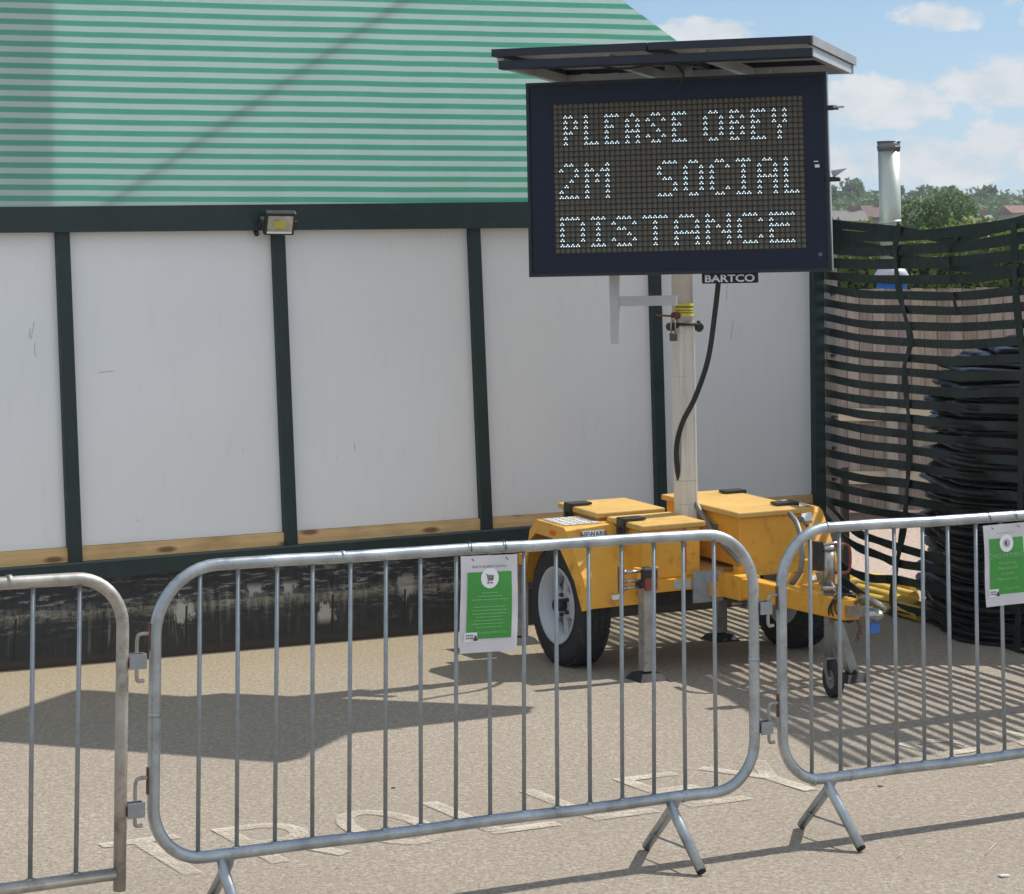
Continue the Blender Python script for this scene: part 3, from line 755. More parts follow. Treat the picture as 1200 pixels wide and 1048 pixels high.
# --- fenders
def fender(s):
    P = [(-.365, .375), (-.305, .52), (-.155, .735), (-.12, .755), (.19, .755), (.27, .69), (.36, .40)]
    x0, x1 = (.80, .50)
    b_ = B(); t = .012
    def strip(pa, pb, xa, xb, xc, xd):
        (y0, z0), (y1, z1) = pa, pb
        n_ = Vector((0, -(z1 - z0), (y1 - y0))).normalized() * -t
        hexa(b_, [(s * xa, y0, z0), (s * xb, y0, z0), (s * xb, y0 + n_.y, z0 + n_.z), (s * xa, y0 + n_.y, z0 + n_.z)],
             [(s * xc, y1, z1), (s * xd, y1, z1), (s * xd, y1 + n_.y, z1 + n_.z), (s * xc, y1 + n_.y, z1 + n_.z)])
    xo = [.775, .785, .80, .80, .80, .80, .79]; xi = [.43, .44, .50, .50, .50, .50, .50]
    for i in range(len(P) - 1): strip(P[i], P[i + 1], xo[i], xi[i], xo[i + 1], xi[i + 1])
    # chamfered outer lip, deeper over the front corner
    lip = [(.06, .06), (.06, .08), (.07, .085), (.0, .10), (.0, .09), (.03, .085), (.02, .03)]
    inner = [(-.315, .355), (-.25, .50), (-.10, .665), (-.05, .690), (.16, .690), (.225, .645), (.335, .39)]
    for i in range(len(P) - 1):
        a, c = P[i], P[i + 1]; ai, ci = inner[i], inner[i + 1]
        hexa(b_, [(s * xo[i], a[0], a[1]), (s * (xo[i] + .022), ai[0], ai[1]), (s * (xo[i] + .010), ai[0], ai[1]), (s * (xo[i] - .012), a[0], a[1] - .004)],
             [(s * xo[i + 1], c[0], c[1]), (s * (xo[i + 1] + .022), ci[0], ci[1]), (s * (xo[i + 1] + .010), ci[0], ci[1]), (s * (xo[i + 1] - .012), c[0], c[1] - .004)])
    # bright creased wedge pressed in the front sheet
    fd = tobj('fender', b_, yellow, T=TS)
    b_ = B(); box(b_, (min(s * .775, s * .545), -.085, .7565), (max(s * .775, s * .545), .18, .7585))
    o = tobj('tread_plate', b_, simple('anti_slip_sheet', (.34, .33, .32), .8, 0, .3, 40), fd, TS)
    b_ = B()
    for i in range(5):
        for j in range(6):
            xa = .565 + i * .042; ya = -.07 + j * .041
            box(b_, (min(s * xa, s * (xa + .03)), ya, .759), (max(s * xa, s * (xa + .03)), ya + .026, .7605))
    tobj('tread_marks', b_, simple('worn_white', (.66, .65, .6), .7, 0, .15, 30), fd, TS)
    b_ = B(); box(b_, (min(s * .807, s * .82), -.06, .705), (max(s * .807, s * .82), .0, .728)); tobj('side_marker', b_, orange_pl, fd, TS)
    def frontq(name, xa, xb, ta, tb_, m, off=.003):
        # ta,tb: 0 bottom..1 top of the front slope
        y0, z0 = P[0]; y1, z1 = P[2]
        b_ = B(); n_ = Vector((0, -(z1 - z0), (y1 - y0))).normalized() * off
        c = lambda x, t_: Vector((s * x, y0 + (y1 - y0) * t_, z0 + (z1 - z0) * t_)) + n_
        prism(b_, [c(xa, ta), c(xb, ta), c(xb, tb_), c(xa, tb_)], n_ * .5); return tobj(name, b_, m, fd, TS)
    frontq('front_reflector', .64, .585, .075, .135, white_st, .008)
    frontq('name_plate', .715, .585, .875, .99, white_ink, .008)
    frontq('data_sticker', .655, .545, .56, .63, navy_st, .008)
    # lettering on the name plate
    y0, z0 = P[0]; y1, z1 = P[2]; up = Vector((0, y1 - y0, z1 - z0)).normalized(); ex = Vector((1, 0, 0)); nn = ex.cross(up)
    for txts, tq, xc, sz, mm in (('NEWARK', .932, .65, .038, dark_ink), ('DATA', .595, .60, .017, white_ink)):
        if s > 0: continue
        tb = text_bm(txts, sz, .0003, .0006 if sz > .03 else 0)
        cpt = Vector((s * xc, y0 + (y1 - y0) * tq, z0 + (z1 - z0) * tq)) + nn * .0125
        M = Matrix((( ex.x, up.x, nn.x, cpt.x), (ex.y, up.y, nn.y, cpt.y), (ex.z, up.z, nn.z, cpt.z), (0, 0, 0, 1)))
        b2 = B(); merge(b2, tb, M); tobj('lettering', b2, mm, fd, TS)
fender(-1); fender(1)

# --- chassis
b_ = B()
box(b_, (-.50, -.44, .44), (-.03, -.39, .50)); box(b_, (.0, -.55, .50), (.45, -.50, .555))
box(b_, (-.50, -.39, .44), (-.45, .45, .50)); box(b_, (.40, -.50, .48), (.45, .45, .54)); box(b_, (-.45, .40, .44), (.40, .45, .50))
box(b_, (-.12, -.50, .40), (-.02, .40, .47)); box(b_, (-.45, -.05, .40), (.40, .03, .46))
tobj('chassis', b_, yellow, T=TS)
b_ = B(); box(b_, (-.45, -.36, .505), (.40, .38, .52)); tobj('deck', b_, yellow_lid, T=TS)
def storage(name, x0, x1, y0, y1, z0, z1, over=.022):
    b_ = B(); box(b_, (x0, y0, z0), (x1, y1, z1 - .032), bev=.006); bo = tobj(name, b_, yellow, T=TS)
    b_ = B(); box(b_, (x0 - over, y0 - over, z1 - .03), (x1 + over, y1 + over, z1), bev=.007); tobj('lid', b_, yellow_lid, bo, TS)
    return bo
fb = storage('storage_box', -.485, -.14, -.40, -.075, .50, .783)
rb2 = storage('storage_box', -.53, -.15, -.0, .40, .50, .80)
mb = storage('storage_box', .015, .405, -.54, .21, .55, .833)
def latch(x, y, z, s, par, rz=0.0):
    M = Matrix.Translation((x, y, z)) @ Matrix.Rotation(rz, 4, 'Z')
    b_ = B(); box(b_, (-.004, -.035, -.085), (.010, .035, .012), M); box(b_, (.0, -.04, .004), (.13 , .04, .016), M); box(b_, (-.018, -.012, -.07), (-.004, .012, -.03), M)
    tobj('latch', b_, black_pl, par, TS)
    b_ = B(); box(b_, (-.026, -.014, -.095), (-.006, .014, -.065), M); tobj('padlock', b_, steel, par, TS)
latch(-.522, -.23, .783, 1, fb); latch(-.565, .28, .80, 1, rb2)
latch(.44, -.42, .833, 1, mb, PI); latch(.44, .1, .833, 1, mb, PI)
b_ = B(); prism(b_, [(.009, -.27, .74), (.009, -.33, .745), (.009, -.325, .70), (.009, -.30, .675), (.009, -.275, .70)], (-.012, 0, 0)); box(b_, (-.012, -.27, .738), (.012, -.235, .745)); tobj('box_latch', b_, steel_dull, mb, TS)
b_ = B(); cyl(b_, (.38, -.553, .775), (.38, -.575, .775), .014); cyl(b_, (.38, -.575, .775), (.40, -.60, .74), .009); tobj('cable_gland', b_, steel_dull, mb, TS)
b_ = B(); box(b_, (-.25, -.401 - .0012, .52), (-.225, -.401, .76)); tobj('pink_mark', b_, pink_st, fb, TS)
b_ = B(); box(b_, (-.325, -.4435, .452), (-.225, -.4405, .492)); tobj('rating_plate', b_, sticker_grey, T=TS)
b_ = B(); box(b_, (-.215, -.455, .37), (-.035, -.445, .53)); tobj('galvanised_plate', b_, simple('dull_zinc', (.30, .34, .37), .5, .3, .15, 30), T=TS)

# --- drawbar
zb_ = .434
b_ = B(); box(b_, (-.05, -1.555, zb_ - .05), (.05, -.62, zb_ + .05), bev=.008); dbo = tobj('drawbar', b_, yellow)
b_ = B(); box(b_, (-.065, -.66, zb_ - .062), (.065, -.45, zb_ + .062), bev=.006); tobj('drawbar_socket', b_, yellow)
b_ = B(); cyl(b_, (-.072, -.6, zb_ - .085), (.072, -.6, zb_ - .085), .008); tube(b_, arc((0, -.6, zb_ - .06), .045, PI, 2 * PI, 8, (0, 1, 0), (0, 0, 1)), .008, 8); tobj('socket_pin', b_, steel_dull)
b_ = B()
hexa(b_, [(-.035, -1.54, .40), (.035, -1.54, .40), (.035, -1.54, .455), (-.035, -1.54, .455)], [(-.03, -1.69, .42), (.03, -1.69, .42), (.03, -1.69, .465), (-.03, -1.69, .465)])
bmesh.ops.create_uvsphere(b_, u_segments=18, v_segments=10, radius=.048, matrix=Matrix.Translation((0, -1.73, .435)) @ Matrix.Diagonal((1, 1.15, .62, 1)))
tube(b_, [(0, -1.59, .47), (0, -1.65, .505), (0, -1.73, .50), (0, -1.83, .475)], .011, 8)
tobj('hitch_coupling', b_, steel)
b_ = B(); box(b_, (-.018, -1.74, .345), (.030, -1.70, .395), bev=.004); pl = tobj('hitch_padlock', b_, blue_pl)
b_ = B(); tube(b_, arc((.006, -1.72, .392), .016, 0, PI, 8, (1, 0, 0), (0, 0, 1)), .004, 8); tobj('shackle', b_, steel, pl)
b_ = B()
for k, yy in enumerate((-1.46, -1.49, -1.525)):
    tube(b_, [(.0 + .062 * math.cos(t), yy + .02 * math.sin(t * 2 + k), zb_ + .004 + .066 * math.sin(t)) for t in [2 * PI * i / 20 for i in range(20)]], .0045, 6, closed=True)
tobj('coiled_lead', b_, mdark)
b_ = B()
for k in range(9): 
    tube(b_, arc((.055, -1.535 + .012 * math.sin(k), .42 - k * .017), .010, 0, 2 * PI, 8, (0, 1, 0) if k % 2 else (1, 0, 0), (0, 0, 1))[:-1], .0026, 6, closed=True)
tobj('safety_chain', b_, rust)

# --- jockey wheel
jx, jy = -.005, -1.375
b_ = B(); cyl(b_, (jx, jy, .53), (jx, jy, .70), .031, n=20); cyl(b_, (jx, jy, .70), (jx, jy, .722), .035, .028, n=20); cyl(b_, (jx, jy, .505), (jx, jy, .53), .04, n=20); jk = tobj('jockey_jack', b_, steel)
b_ = B(); cyl(b_, (jx, jy, .17), (jx, jy, .52), .026, n=16); tobj('jockey_tube', b_, steel_dull, jk)
b_ = B(); box(b_, (jx - .06, jy + .0, .60), (jx - .03, jy + .05, .74)); tobj('clamp', b_, black_paint, jk)
b_ = B(); tube(b_, smoothpts([(jx + .02, jy + .02, .72), (jx + .10, jy + .01, .72), (jx + .125, jy, .70), (jx + .125, jy, .61), (jx + .10, jy, .585), (jx + .03, jy + .02, .59)], 4), .008, 8); tobj('winding_handle', b_, red_rust, jk)
b_ = B(); tube(b_, [(jx - .03, jy, .725), (jx + .07, jy - .0, .735), (jx + .085, jy, .70)], .006, 8); tobj('crank', b_, steel, jk)
JR = .088; ang_j = R(-8)
MJ = Matrix.Translation((jx - .01, jy - .045, JR)) @ Matrix.Rotation(ang_j, 4, 'Z')
b_ = B(); N = 32; pr = [(.045, -.018), (.075, -.022), (.085, -.016), (.088, 0), (.085, .016), (.075, .022), (.045, .018)]
rr_ = [[b_.verts.new(MJ @ Vector((x, math.cos(2 * PI * k / N) * q_, math.sin(2 * PI * k / N) * q_))) for q_, x in pr] for k in range(N)]
for k in range(N):
    for j in range(len(pr) - 1):
        f = b_.faces.new((rr_[k][j], rr_[k][j + 1], rr_[(k + 1) % N][j + 1], rr_[(k + 1) % N][j])); f.smooth = True
tobj('jockey_tyre', b_, black_rub, jk)
b_ = B(); cyl(b_, MJ @ Vector((-.017, 0, 0)), MJ @ Vector((.017, 0, 0)), .047, n=20); cyl(b_, MJ @ Vector((-.03, 0, 0)), MJ @ Vector((.03, 0, 0)), .012, n=12); tobj('jockey_hub', b_, steel_dull, jk)
b_ = B()
for s in (-1, 1): hexa(b_, [MJ @ Vector((s * .028, -.012, -.005)), MJ @ Vector((s * .028, .012, -.005)), MJ @ Vector((s * .033, .012, -.005)), MJ @ Vector((s * .033, -.012, -.005))], [MJ @ Vector((s * .028, .02, .095)), MJ @ Vector((s * .028, .06, .095)), MJ @ Vector((s * .033, .06, .095)), MJ @ Vector((s * .033, .02, .095))])
box(b_, (-.033, .0, .093), (.033, .075, .10), MJ); tobj('jockey_fork', b_, steel_dull, jk)

# --- stabiliser legs
def foot(b_, x, y):
    hexa(b_, [(x - .082, y - .082, 0.001), (x + .082, y - .082, 0.001), (x + .082, y + .082, 0.001), (x - .082, y + .082, 0.001)], [(x - .055, y - .055, .035), (x + .055, y - .055, .035), (x + .055, y + .055, .035), (x - .055, y + .055, .035)])
    cyl(b_, (x, y, .03), (x, y, .062), .033, .028, n=12)
def stab(x, y, ztop, tx=None, ty=None, hw=.03, clamp=False, mm=galv_old):
    tx = x if tx is None else tx; ty = y if ty is None else ty
    b_ = B(); hexa(b_, [(x - hw, y - hw, .045), (x + hw, y - hw, .045), (x + hw, y + hw, .045), (x - hw, y + hw, .045)], [(tx - hw, ty - hw, ztop), (tx + hw, ty - hw, ztop), (tx + hw, ty + hw, ztop), (tx - hw, ty + hw, ztop)])
    lg = tobj('stabiliser_leg', b_, mm)
    b_ = B(); foot(b_, x, y); tobj('foot_pad', b_, black_rub, lg)
    if clamp:
        b_ = B(); box(b_, (tx - .045, ty - .045, .46), (tx + .045, ty + .045, .56), bev=.01)
        tobj('leg_clamp', b_, black_paint, lg)
        b_ = B(); box(b_, (tx - .035, ty - .052, .45), (tx + .035, ty - .046, .51)); tobj('red_tab', b_, red_rust, lg)
        b_ = B()
        for zz in (.465, .50, .545): cyl(b_, (tx - .14, ty - .02, zz), (tx - .04, ty - .02, zz), .008, n=8)
        for zz in (.465, .50, .545): cyl(b_, (tx - .145, ty - .02, zz), (tx - .13, ty - .02, zz), .013, n=6)
        tobj('clamp_bolts', b_, steel, lg)
        b_ = B(); box(b_, (tx - .155, ty - .03, .44), (tx - .145, ty + .02, .57)); tobj('clamp_plate', b_, red_rust, lg)
stab(-.566, -.575, .55, clamp=True); stab(-.60, .77, .50); stab(.455, .37, .47)
b_ = B(); box(b_, (-.63, -.60, .50), (-.50, -.55, .56)); box(b_, (-.63, .42, .44), (-.45, .80, .50)); tobj('outrigger', b_, yellow)
b_ = B()
hexa(b_, [(.32, -1.085, .04), (.375, -1.085, .04), (.375, -1.035, .04), (.32, -1.035, .04)], [(.09, -1.17, .56), (.13, -1.17, .56), (.13, -1.12, .56), (.09, -1.12, .56)])
lg = tobj('stabiliser_leg', b_, galv)
b_ = B(); foot(b_, .345, -1.06); tobj('foot_pad', b_, black_rub, lg)
b_ = B(); box(b_, (.02, -1.19, .47), (.13, -1.09, .50)); tobj('leg_bracket', b_, yellow, lg)

# --- mast
mx, my = -.062, -.135
TM = TT @ Matrix.Translation((mx, my, .5)) @ Matrix.Rotation(R(-.8), 4, 'Y')
def mast_mat():
    m, nt, b = mat('stained_mast_paint')
    c0 = (0.68, 0.66, 0.61)
    n = noisetex(nt, coords(nt, (8, 8, 1.2)), 4, 7, .75)
    c = mixc(nt, math_(nt, 'MULTIPLY', ramp(nt, n, [(.5, 0), (.75, 1)]).outputs[0], .5), c0, (.42, .33, .22))
    n2 = noisetex(nt, coords(nt, (12, 12, 7)), 3.2, 5, .7)
    c = mixc(nt, math_(nt, 'MULTIPLY', ramp(nt, n2, [(.66, 0), (.70, 1)]).outputs[0], .75), c, (.14, .06, .04))
    n3 = noisetex(nt, coords(nt, (.6, .6, 24)), 1.6, 3, .6)
    c = mixc(nt, math_(nt, 'MULTIPLY', ramp(nt, n3, [(.66, 0), (.69, 1)]).outputs[0], .45), c, (.20, .17, .15))
    nt.links.new(c, b.inputs['Base Color']); b.inputs['Roughness'].default_value = .5
    return m
mast_m = mast_mat()
b_ = B(); box(b_, (-.048, -.048, -.1), (.048, .048, 1.30), bev=.006); box(b_, (-.022, -.053, -.1), (-.017, -.048, 1.30)); box(b_, (.03, -.053, -.1), (.035, -.048, 1.30)); tobj('mast', b_, mast_m, T=TM)
b_ = B(); cyl(b_, (0, 0, 1.30), (0, 0, 2.62), .057, n=28); msl = tobj('mast_sleeve', b_, white_paint, T=TM)
b_ = B(); cyl(b_, (0, 0, 1.275), (0, 0, 1.292), .072, n=24); cyl(b_, (-.09, -.03, 1.275), (.085, -.03, 1.28), .013, n=10); cyl(b_, (-.085, -.045, 1.27), (-.085, -.0, 1.27), .022, n=12); cyl(b_, (.085, -.045, 1.265), (.085, 0, 1.265), .02, n=12); cyl(b_, (.085, -.03, 1.24), (.085, -.03, 1.30), .013, n=8)
tobj('mast_clamp', b_, black_paint, msl, TM)
b_ = B(); cyl(b_, (-.20, -.06, 1.335), (-.06, -.04, 1.325), .0055, n=8); cyl(b_, (-.085, -.05, 1.33), (-.05, -.03, 1.33), .02, n=10); tobj('locking_pin', b_, rust, msl, TM)
b_ = B(); box(b_, (-.118, -.075, 1.195), (-.078, -.055, 1.237), bev=.003); pk = tobj('mast_padlock', b_, simple('brown_padlock', (.10, .085, .08), .5, .3), msl, TM)
b_ = B(); tube(b_, [(-.112, -.065, 1.235), (-.112, -.065, 1.29), (-.105, -.06, 1.315), (-.09, -.06, 1.315), (-.085, -.065, 1.29), (-.085, -.065, 1.235)], .004, 8); tobj('padlock_shackle', b_, steel, msl, TM)
# yellow warning sticker wrapped on the sleeve
b_ = B(); n = 18
for i in range(n):
    a0 = R(-165) + R(150) * i / n; a1 = R(-165) + R(150) * (i + 1) / n
    poly(b_, [(.0585 * math.cos(a0), .0585 * math.sin(a0), 1.325), (.0585 * math.cos(a1), .0585 * math.sin(a1), 1.325), (.0585 * math.cos(a1), .0585 * math.sin(a1), 1.395), (.0585 * math.cos(a0), .0585 * math.sin(a0), 1.395)])
tobj('warning_sticker', b_, sticker_yel, msl, TM)
b_ = B(); rnd = random.Random(4)
for zz, hh in ((1.375, .009), (1.357, .005), (1.344, .005)):
    a = R(-158)
    while a < R(-28):
        l = R(rnd.uniform(4, 12)); m2 = min(a + l, R(-26))
        poly(b_, [(.0592 * math.cos(a), .0592 * math.sin(a), zz - hh / 2), (.0592 * math.cos(m2), .0592 * math.sin(m2), zz - hh / 2), (.0592 * math.cos(m2), .0592 * math.sin(m2), zz + hh / 2), (.0592 * math.cos(a), .0592 * math.sin(a), zz + hh / 2)]); a += l + R(2)
tobj('sticker_print', b_, dark_ink, msl, TM)

# --- sign board
BL = at(621, 325, 11.78); BR = at(972, 318, 11.43); TL = at(616, 98, 11.78); TR = at(971, 84, 11.43)
ex = (BR - BL).normalized(); W = ((BR - BL).length + (TR - TL).length) / 2; ez = ((TL - BL) + (TR - BR)).normalized(); ez = (ez - ex * ez.dot(ex)).normalized(); ey = ez.cross(ex)
HH = ((TL - BL).length + (TR - BR).length) / 2
c0 = (BL + BR + TL + TR) / 4 - ex * W / 2 - ez * HH / 2
SG = Matrix(((ex.x, ey.x, ez.x, c0.x), (ex.y, ey.y, ez.y, c0.y), (ex.z, ey.z, ez.z, c0.z), (0, 0, 0, 1)))
# local: x right 0..W, y back, z up 0..HH
b_ = B(); box(b_, (.004, .03, .004), (W - .004, .17, HH - .004), bev=.004); sg = tobj('sign_cabinet', b_, grey_alu, T=SG)
b_ = B(); e = .016
for lo, hi in (((0, -.012, 0), (W, .06, e)), ((0, -.012, HH - e), (W, .06, HH)), ((0, -.012, e), (e, .06, HH - e)), ((W - e, -.012, e), (W, .06, HH - e))): box(b_, lo, hi)
tobj('sign_frame', b_, navy_edge, sg, SG)
b_ = B(); mx0, mx1, mz0, mz1 = .0885 * W, .922 * W, .116 * HH, .887 * HH
for lo, hi in (((e, 0, e), (W - e, .03, mz0)), ((e, 0, mz1), (W - e, .03, HH - e)), ((e, 0, mz0), (mx0, .03, mz1)), ((mx1, 0, mz0), (W - e, .03, mz1))): box(b_, lo, hi)
tobj('sign_face', b_, navy, sg, SG)
b_ = B(); box(b_, (mx0, .012, mz0), (mx1, .03, mz1)); tobj('display_backing', b_, simple('display_brown', (.05, .047, .038), .8), sg, SG)
NC, NR = 48, 28; px_, pz_ = (mx1 - mx0) / NC, (mz1 - mz0) / NR
rows = {}
def put(r0, spec):
    for j, s in enumerate(spec):
        for c in s: rows.setdefault(r0 + j, set()).add(c)
put(2, [[2, 3, 6, 10, 11, 12, 15, 19, 20, 23, 24, 25, 30, 31, 34, 35, 38, 39, 40, 42, 44],
        [2, 4, 6, 10, 14, 16, 18, 21, 23, 29, 32, 34, 36, 38, 42, 44],
        [2, 4, 6, 10, 11, 14, 16, 19, 23, 24, 29, 32, 34, 35, 38, 39, 42, 44],
        [2, 3, 6, 10, 14, 15, 16, 20, 23, 29, 32, 34, 36, 38, 43],
        [2, 6, 10, 14, 16, 18, 21, 23, 29, 32, 34, 36, 38, 43],
        [2, 6, 7, 8, 10, 11, 12, 14, 16, 19, 20, 23, 24, 25, 30, 31, 34, 35, 38, 39, 40, 43]])
put(11, [[2, 3, 6, 10, 21, 22, 23, 26, 27, 31, 32, 35, 36, 37, 40, 41, 44],
         [1, 4, 6, 7, 9, 10, 20, 25, 28, 30, 33, 36, 39, 42, 44],
         [4, 6, 8, 10, 20, 25, 28, 30, 36, 39, 42, 44],
         [3, 6, 8, 10, 21, 22, 25, 28, 30, 36, 39, 40, 41, 42, 44],
         [2, 6, 10, 23, 25, 28, 30, 36, 39, 42, 44],
         [1, 6, 10, 23, 25, 28, 30, 33, 36, 39, 42, 44],
         [1, 2, 3, 4, 6, 10, 20, 21, 22, 26, 27, 31, 32, 35, 36, 37, 39, 42, 44, 45, 46]])
put(21, [[1, 2, 3, 4, 7, 8, 9, 12, 13, 14, 17, 18, 19, 20, 21, 24, 25, 26, 29, 33, 36, 37, 38, 41, 42, 43, 44, 45],
         [1, 5, 8, 11, 15, 19, 23, 27, 29, 30, 33, 35, 39, 41],
         [1, 5, 8, 12, 13, 19, 23, 27, 29, 31, 33, 35, 41, 42, 43, 44],
         [1, 5, 8, 14, 19, 23, 24, 25, 26, 27, 29, 32, 33, 35, 41],
         [1, 5, 8, 11, 15, 19, 23, 27, 29, 33, 35, 39, 41],
         [1, 2, 3, 4, 7, 8, 9, 12, 13, 14, 19, 23, 27, 29, 33, 36, 37, 38, 41, 42, 43, 44, 45]])
led_on = simple('led_lit', (.8, .9, .95), .5, 0, .02, emis=(.62, .86, 1.0), es=.72)
led_off = simple('led_off', (.13, .13, .12), .3, 0, .2)
hood = simple('led_visor', (.15, .14, .115), .7, 0, .12, 30)
hb = B(); ob = B(); lb = B()
def dot(bm, x, z, r, y):
    vs = [bm.verts.new((x + r * math.cos(PI / 3 * k), y, z + r * math.sin(PI / 3 * k))) for k in range(6)]
    bm.faces.new(vs)
for j in range(NR):
    for i in range(NC):
        cx = mx0 + px_ * (i + .5); cz = mz1 - pz_ * (j + .5)
        # arched visor: little shell, open below
        w2 = px_ * .41; y0 = .012; y1 = -.001
        prof_ = [(-w2, -pz_ * .40), (-w2, .10 * pz_), (-w2 * .72, .30 * pz_), (0, .42 * pz_), (w2 * .72, .30 * pz_), (w2, .10 * pz_), (w2, -pz_ * .40)]
        fr = [hb.verts.new((cx + a, y1 + (.006 if k in (0, 6) else 0), cz + c)) for k, (a, c) in enumerate(prof_)]
        bk = [hb.verts.new((cx + a * 1.06, y0, cz + c * 1.04)) for a, c in prof_]
        ins = [hb.verts.new((cx + a * .8, y1 + .0015 + (.006 if k in (0, 6) else 0), cz + c * .8 - .0008)) for k, (a, c) in enumerate(prof_)]
        inb = [hb.verts.new((cx + a * .8, y1 + .007, cz + c * .8 - .0008)) for a, c in prof_]
        for k in range(6):
            hb.faces.new((fr[k], fr[k + 1], bk[k + 1], bk[k])); hb.faces.new((fr[k], fr[k + 1], ins[k + 1], ins[k]))
        hb.faces.new(inb)
        on = i in rows.get(j, ())
        if on:
            for dx, dz in ((-.27, -.16), (0, .14), (.27, -.16)): dot(lb, cx + dx * px_, cz + dz * pz_, .0037, y1 - .0012)
        else:
            for dx, dz in ((-.22, -.12), (0, .10), (.22, -.12)): dot(ob, cx + dx * px_, cz + dz * pz_, .0022, y1 + .005)
o = tobj('led_visors', hb, hood, sg, SG); tobj('unlit_leds', ob, led_off, sg, SG); tobj('lit_message', lb, led_on, sg, SG)
for zz in (.82, .46):
    b_ = B(); box(b_, (W, .02, HH * zz - .012), (W + .03, .05, HH * zz + .012)); cyl(b_, (W + .029, .035, HH * zz), (W + .055, .035, HH * zz), .012, n=10); tobj('side_catch', b_, black_pl, sg, SG)
b_ = B(); box(b_, (W + .02, .02, HH * .82 - .003), (W + .085, .03, HH * .82 + .006)); tobj('catch_lever', b_, steel, sg, SG)
b_ = B(); prism(b_, [(W + .005, .06, HH * .505), (W + .085, .06, HH * .515), (W + .015, .06, HH * .47)], (0, .03, 0)); tobj('photocell_cowl', b_, grey_alu, sg, SG)
# maker's plate hanging under the cabinet
b_ = B(); box(b_, (.575 * W, .015, -.052), (.76 * W, .035, .004), bev=.006); np_ = tobj('maker_plate', b_, navy, T=SG)
tb = text_bm('BARTCO', .052, .0006, .0012, squash=1.28); b_ = B(); merge(b_, tb, Matrix.Translation((.667 * W, .0135, -.028)) @ Matrix.Rotation(PI / 2, 4, 'X')); tobj('maker_lettering', b_, simple('silver_letters', (.62, .64, .66), .4), np_, SG)
# sticker and reflections painted as white marks inside the right margin
b_ = B(); box(b_, (.955 * W, -.0015, .52 * HH), (.97 * W, 0, .535 * HH)); box(b_, (.952 * W, -.0015, .548 * HH), (.966 * W, 0, .553 * HH)); tobj('inner_label', b_, white_st, sg, SG)
b_ = B(); cyl(b_, (.965 * W, 0, .085 * HH), (.965 * W, -.0025, .085 * HH), .01, n=14); tobj('lock_disc', b_, simple('worn_disc', (.12, .13, .16), .5), sg, SG)

# bracket left of the mast (world placed, under the board)
b_ = B()
q0 = at(714, 322, 11.93); q1 = at(790, 347, 12.0)
SB = SG
def sx(x, y, d=.17):   # image measure on the plane d behind the face
    o_ = SG @ Vector((0, d, 0)); n_ = Vector(ey); r = ray(x, y); return SG.inverted() @ (CAM + r * ((o_ - CAM).dot(n_) / r.dot(n_)))
a1 = sx(714, 318); a2 = sx(727, 403); 
hexa(b_, [(a2.x - .050, .16, a2.z), (a2.x - .01, .16, a2.z), (a2.x - .01, .20, a2.z), (a2.x - .050, .20, a2.z)], [(a1.x, .16, a1.z), (a1.x + .055, .16, a1.z), (a1.x + .055, .20, a1.z), (a1.x, .20, a1.z)])
h1 = sx(722, 347.5); h2 = sx(793, 358)
box(b_, (h1.x, .165, h2.z), (h2.x, .195, h1.z))
tobj('mast_bracket', b_, grey_alu, T=SG)

# --- cable and strut
b_ = B(); tube(b_, smoothpts([at(842, 330, 11.75), at(838, 365, 11.78), at(830, 420, 11.8), at(815, 465, 11.85), at(800, 495, 11.9), at(793, 522, 11.93), at(794, 552, 11.96), at(800, 575, 12.03)], 6), .0145, 10); tobj('power_cable', b_, mdark, T=Matrix.Identity(4))
b_ = B(); tube(b_, smoothpts([at(815, 590, 11.98), at(828, 612, 11.9), at(842, 632, 11.8), at(868, 660, 11.62)], 4), .015, 10); tobj('diagonal_stay', b_, steel_dull, T=Matrix.Identity(4))
b_ = B(); tube(b_, smoothpts([at(925, 602, 11.55), at(934, 614, 11.4), at(940, 640, 11.3), at(938, 668, 11.3), at(928, 685, 11.35)], 5), .014, 10); tobj('side_cable', b_, steel_dull, T=Matrix.Identity(4))

# --- solar array
NL = at(575, 66.5, 11.40); NRt = at(951, 50.5, 10.86); FR = at(1000, 77.5, 12.12)
sxv = (NRt - NL).normalized(); WS = (NRt - NL).length
syv = (FR - NRt); DS = syv.length; syv = (syv - sxv * syv.dot(sxv)).normalized(); szv = sxv.cross(syv)
SO = Matrix(((sxv.x, syv.x, szv.x, NL.x), (sxv.y, syv.y, szv.y, NL.y), (sxv.z, syv.z, szv.z, NL.z), (0, 0, 0, 1)))
DS = 1.24
for k in range(2):
    x0 = k * WS / 2 + .004; x1 = (k + 1) * WS / 2 - .004
    b_ = B()
    for lo, hi in (((x0, 0, 0), (x1, .025, .038)), ((x0, DS - .025, 0), (x1, DS, .038)), ((x0, .025, 0), (x0 + .025, DS - .025, .038)), ((x1 - .025, .025, 0), (x1, DS - .025, .038))): box(b_, lo, hi)
    sp = tobj('solar_panel', b_, solar_blk, T=SO)
    b_ = B(); box(b_, (x0 + .025, .025, .030), (x1 - .025, DS - .025, .0345)); tobj('backsheet', b_, solar_back, sp, SO)
    b_ = B(); box(b_, (x0 + .025, .025, .035), (x1 - .025, DS - .025, .0375)); tobj('solar_cells', b_, simple('solar_cell', (.01, .015, .05), .15, 0, .1, 10), sp, SO)
b_ = B()
box(b_, (.03, .035, -.064), (WS - .005, .065, -.020)); box(b_, (.03, .035, -.064), (WS - .005, .12, -.060)); fr1 = tobj('array_front_rail', b_, solar_blk, T=SO)
b_ = B()
box(b_, (.03, DS - .06, -.052), (WS - .005, DS - .03, -.002)); tobj('array_rear_rail', b_, grey_alu, T=SO)
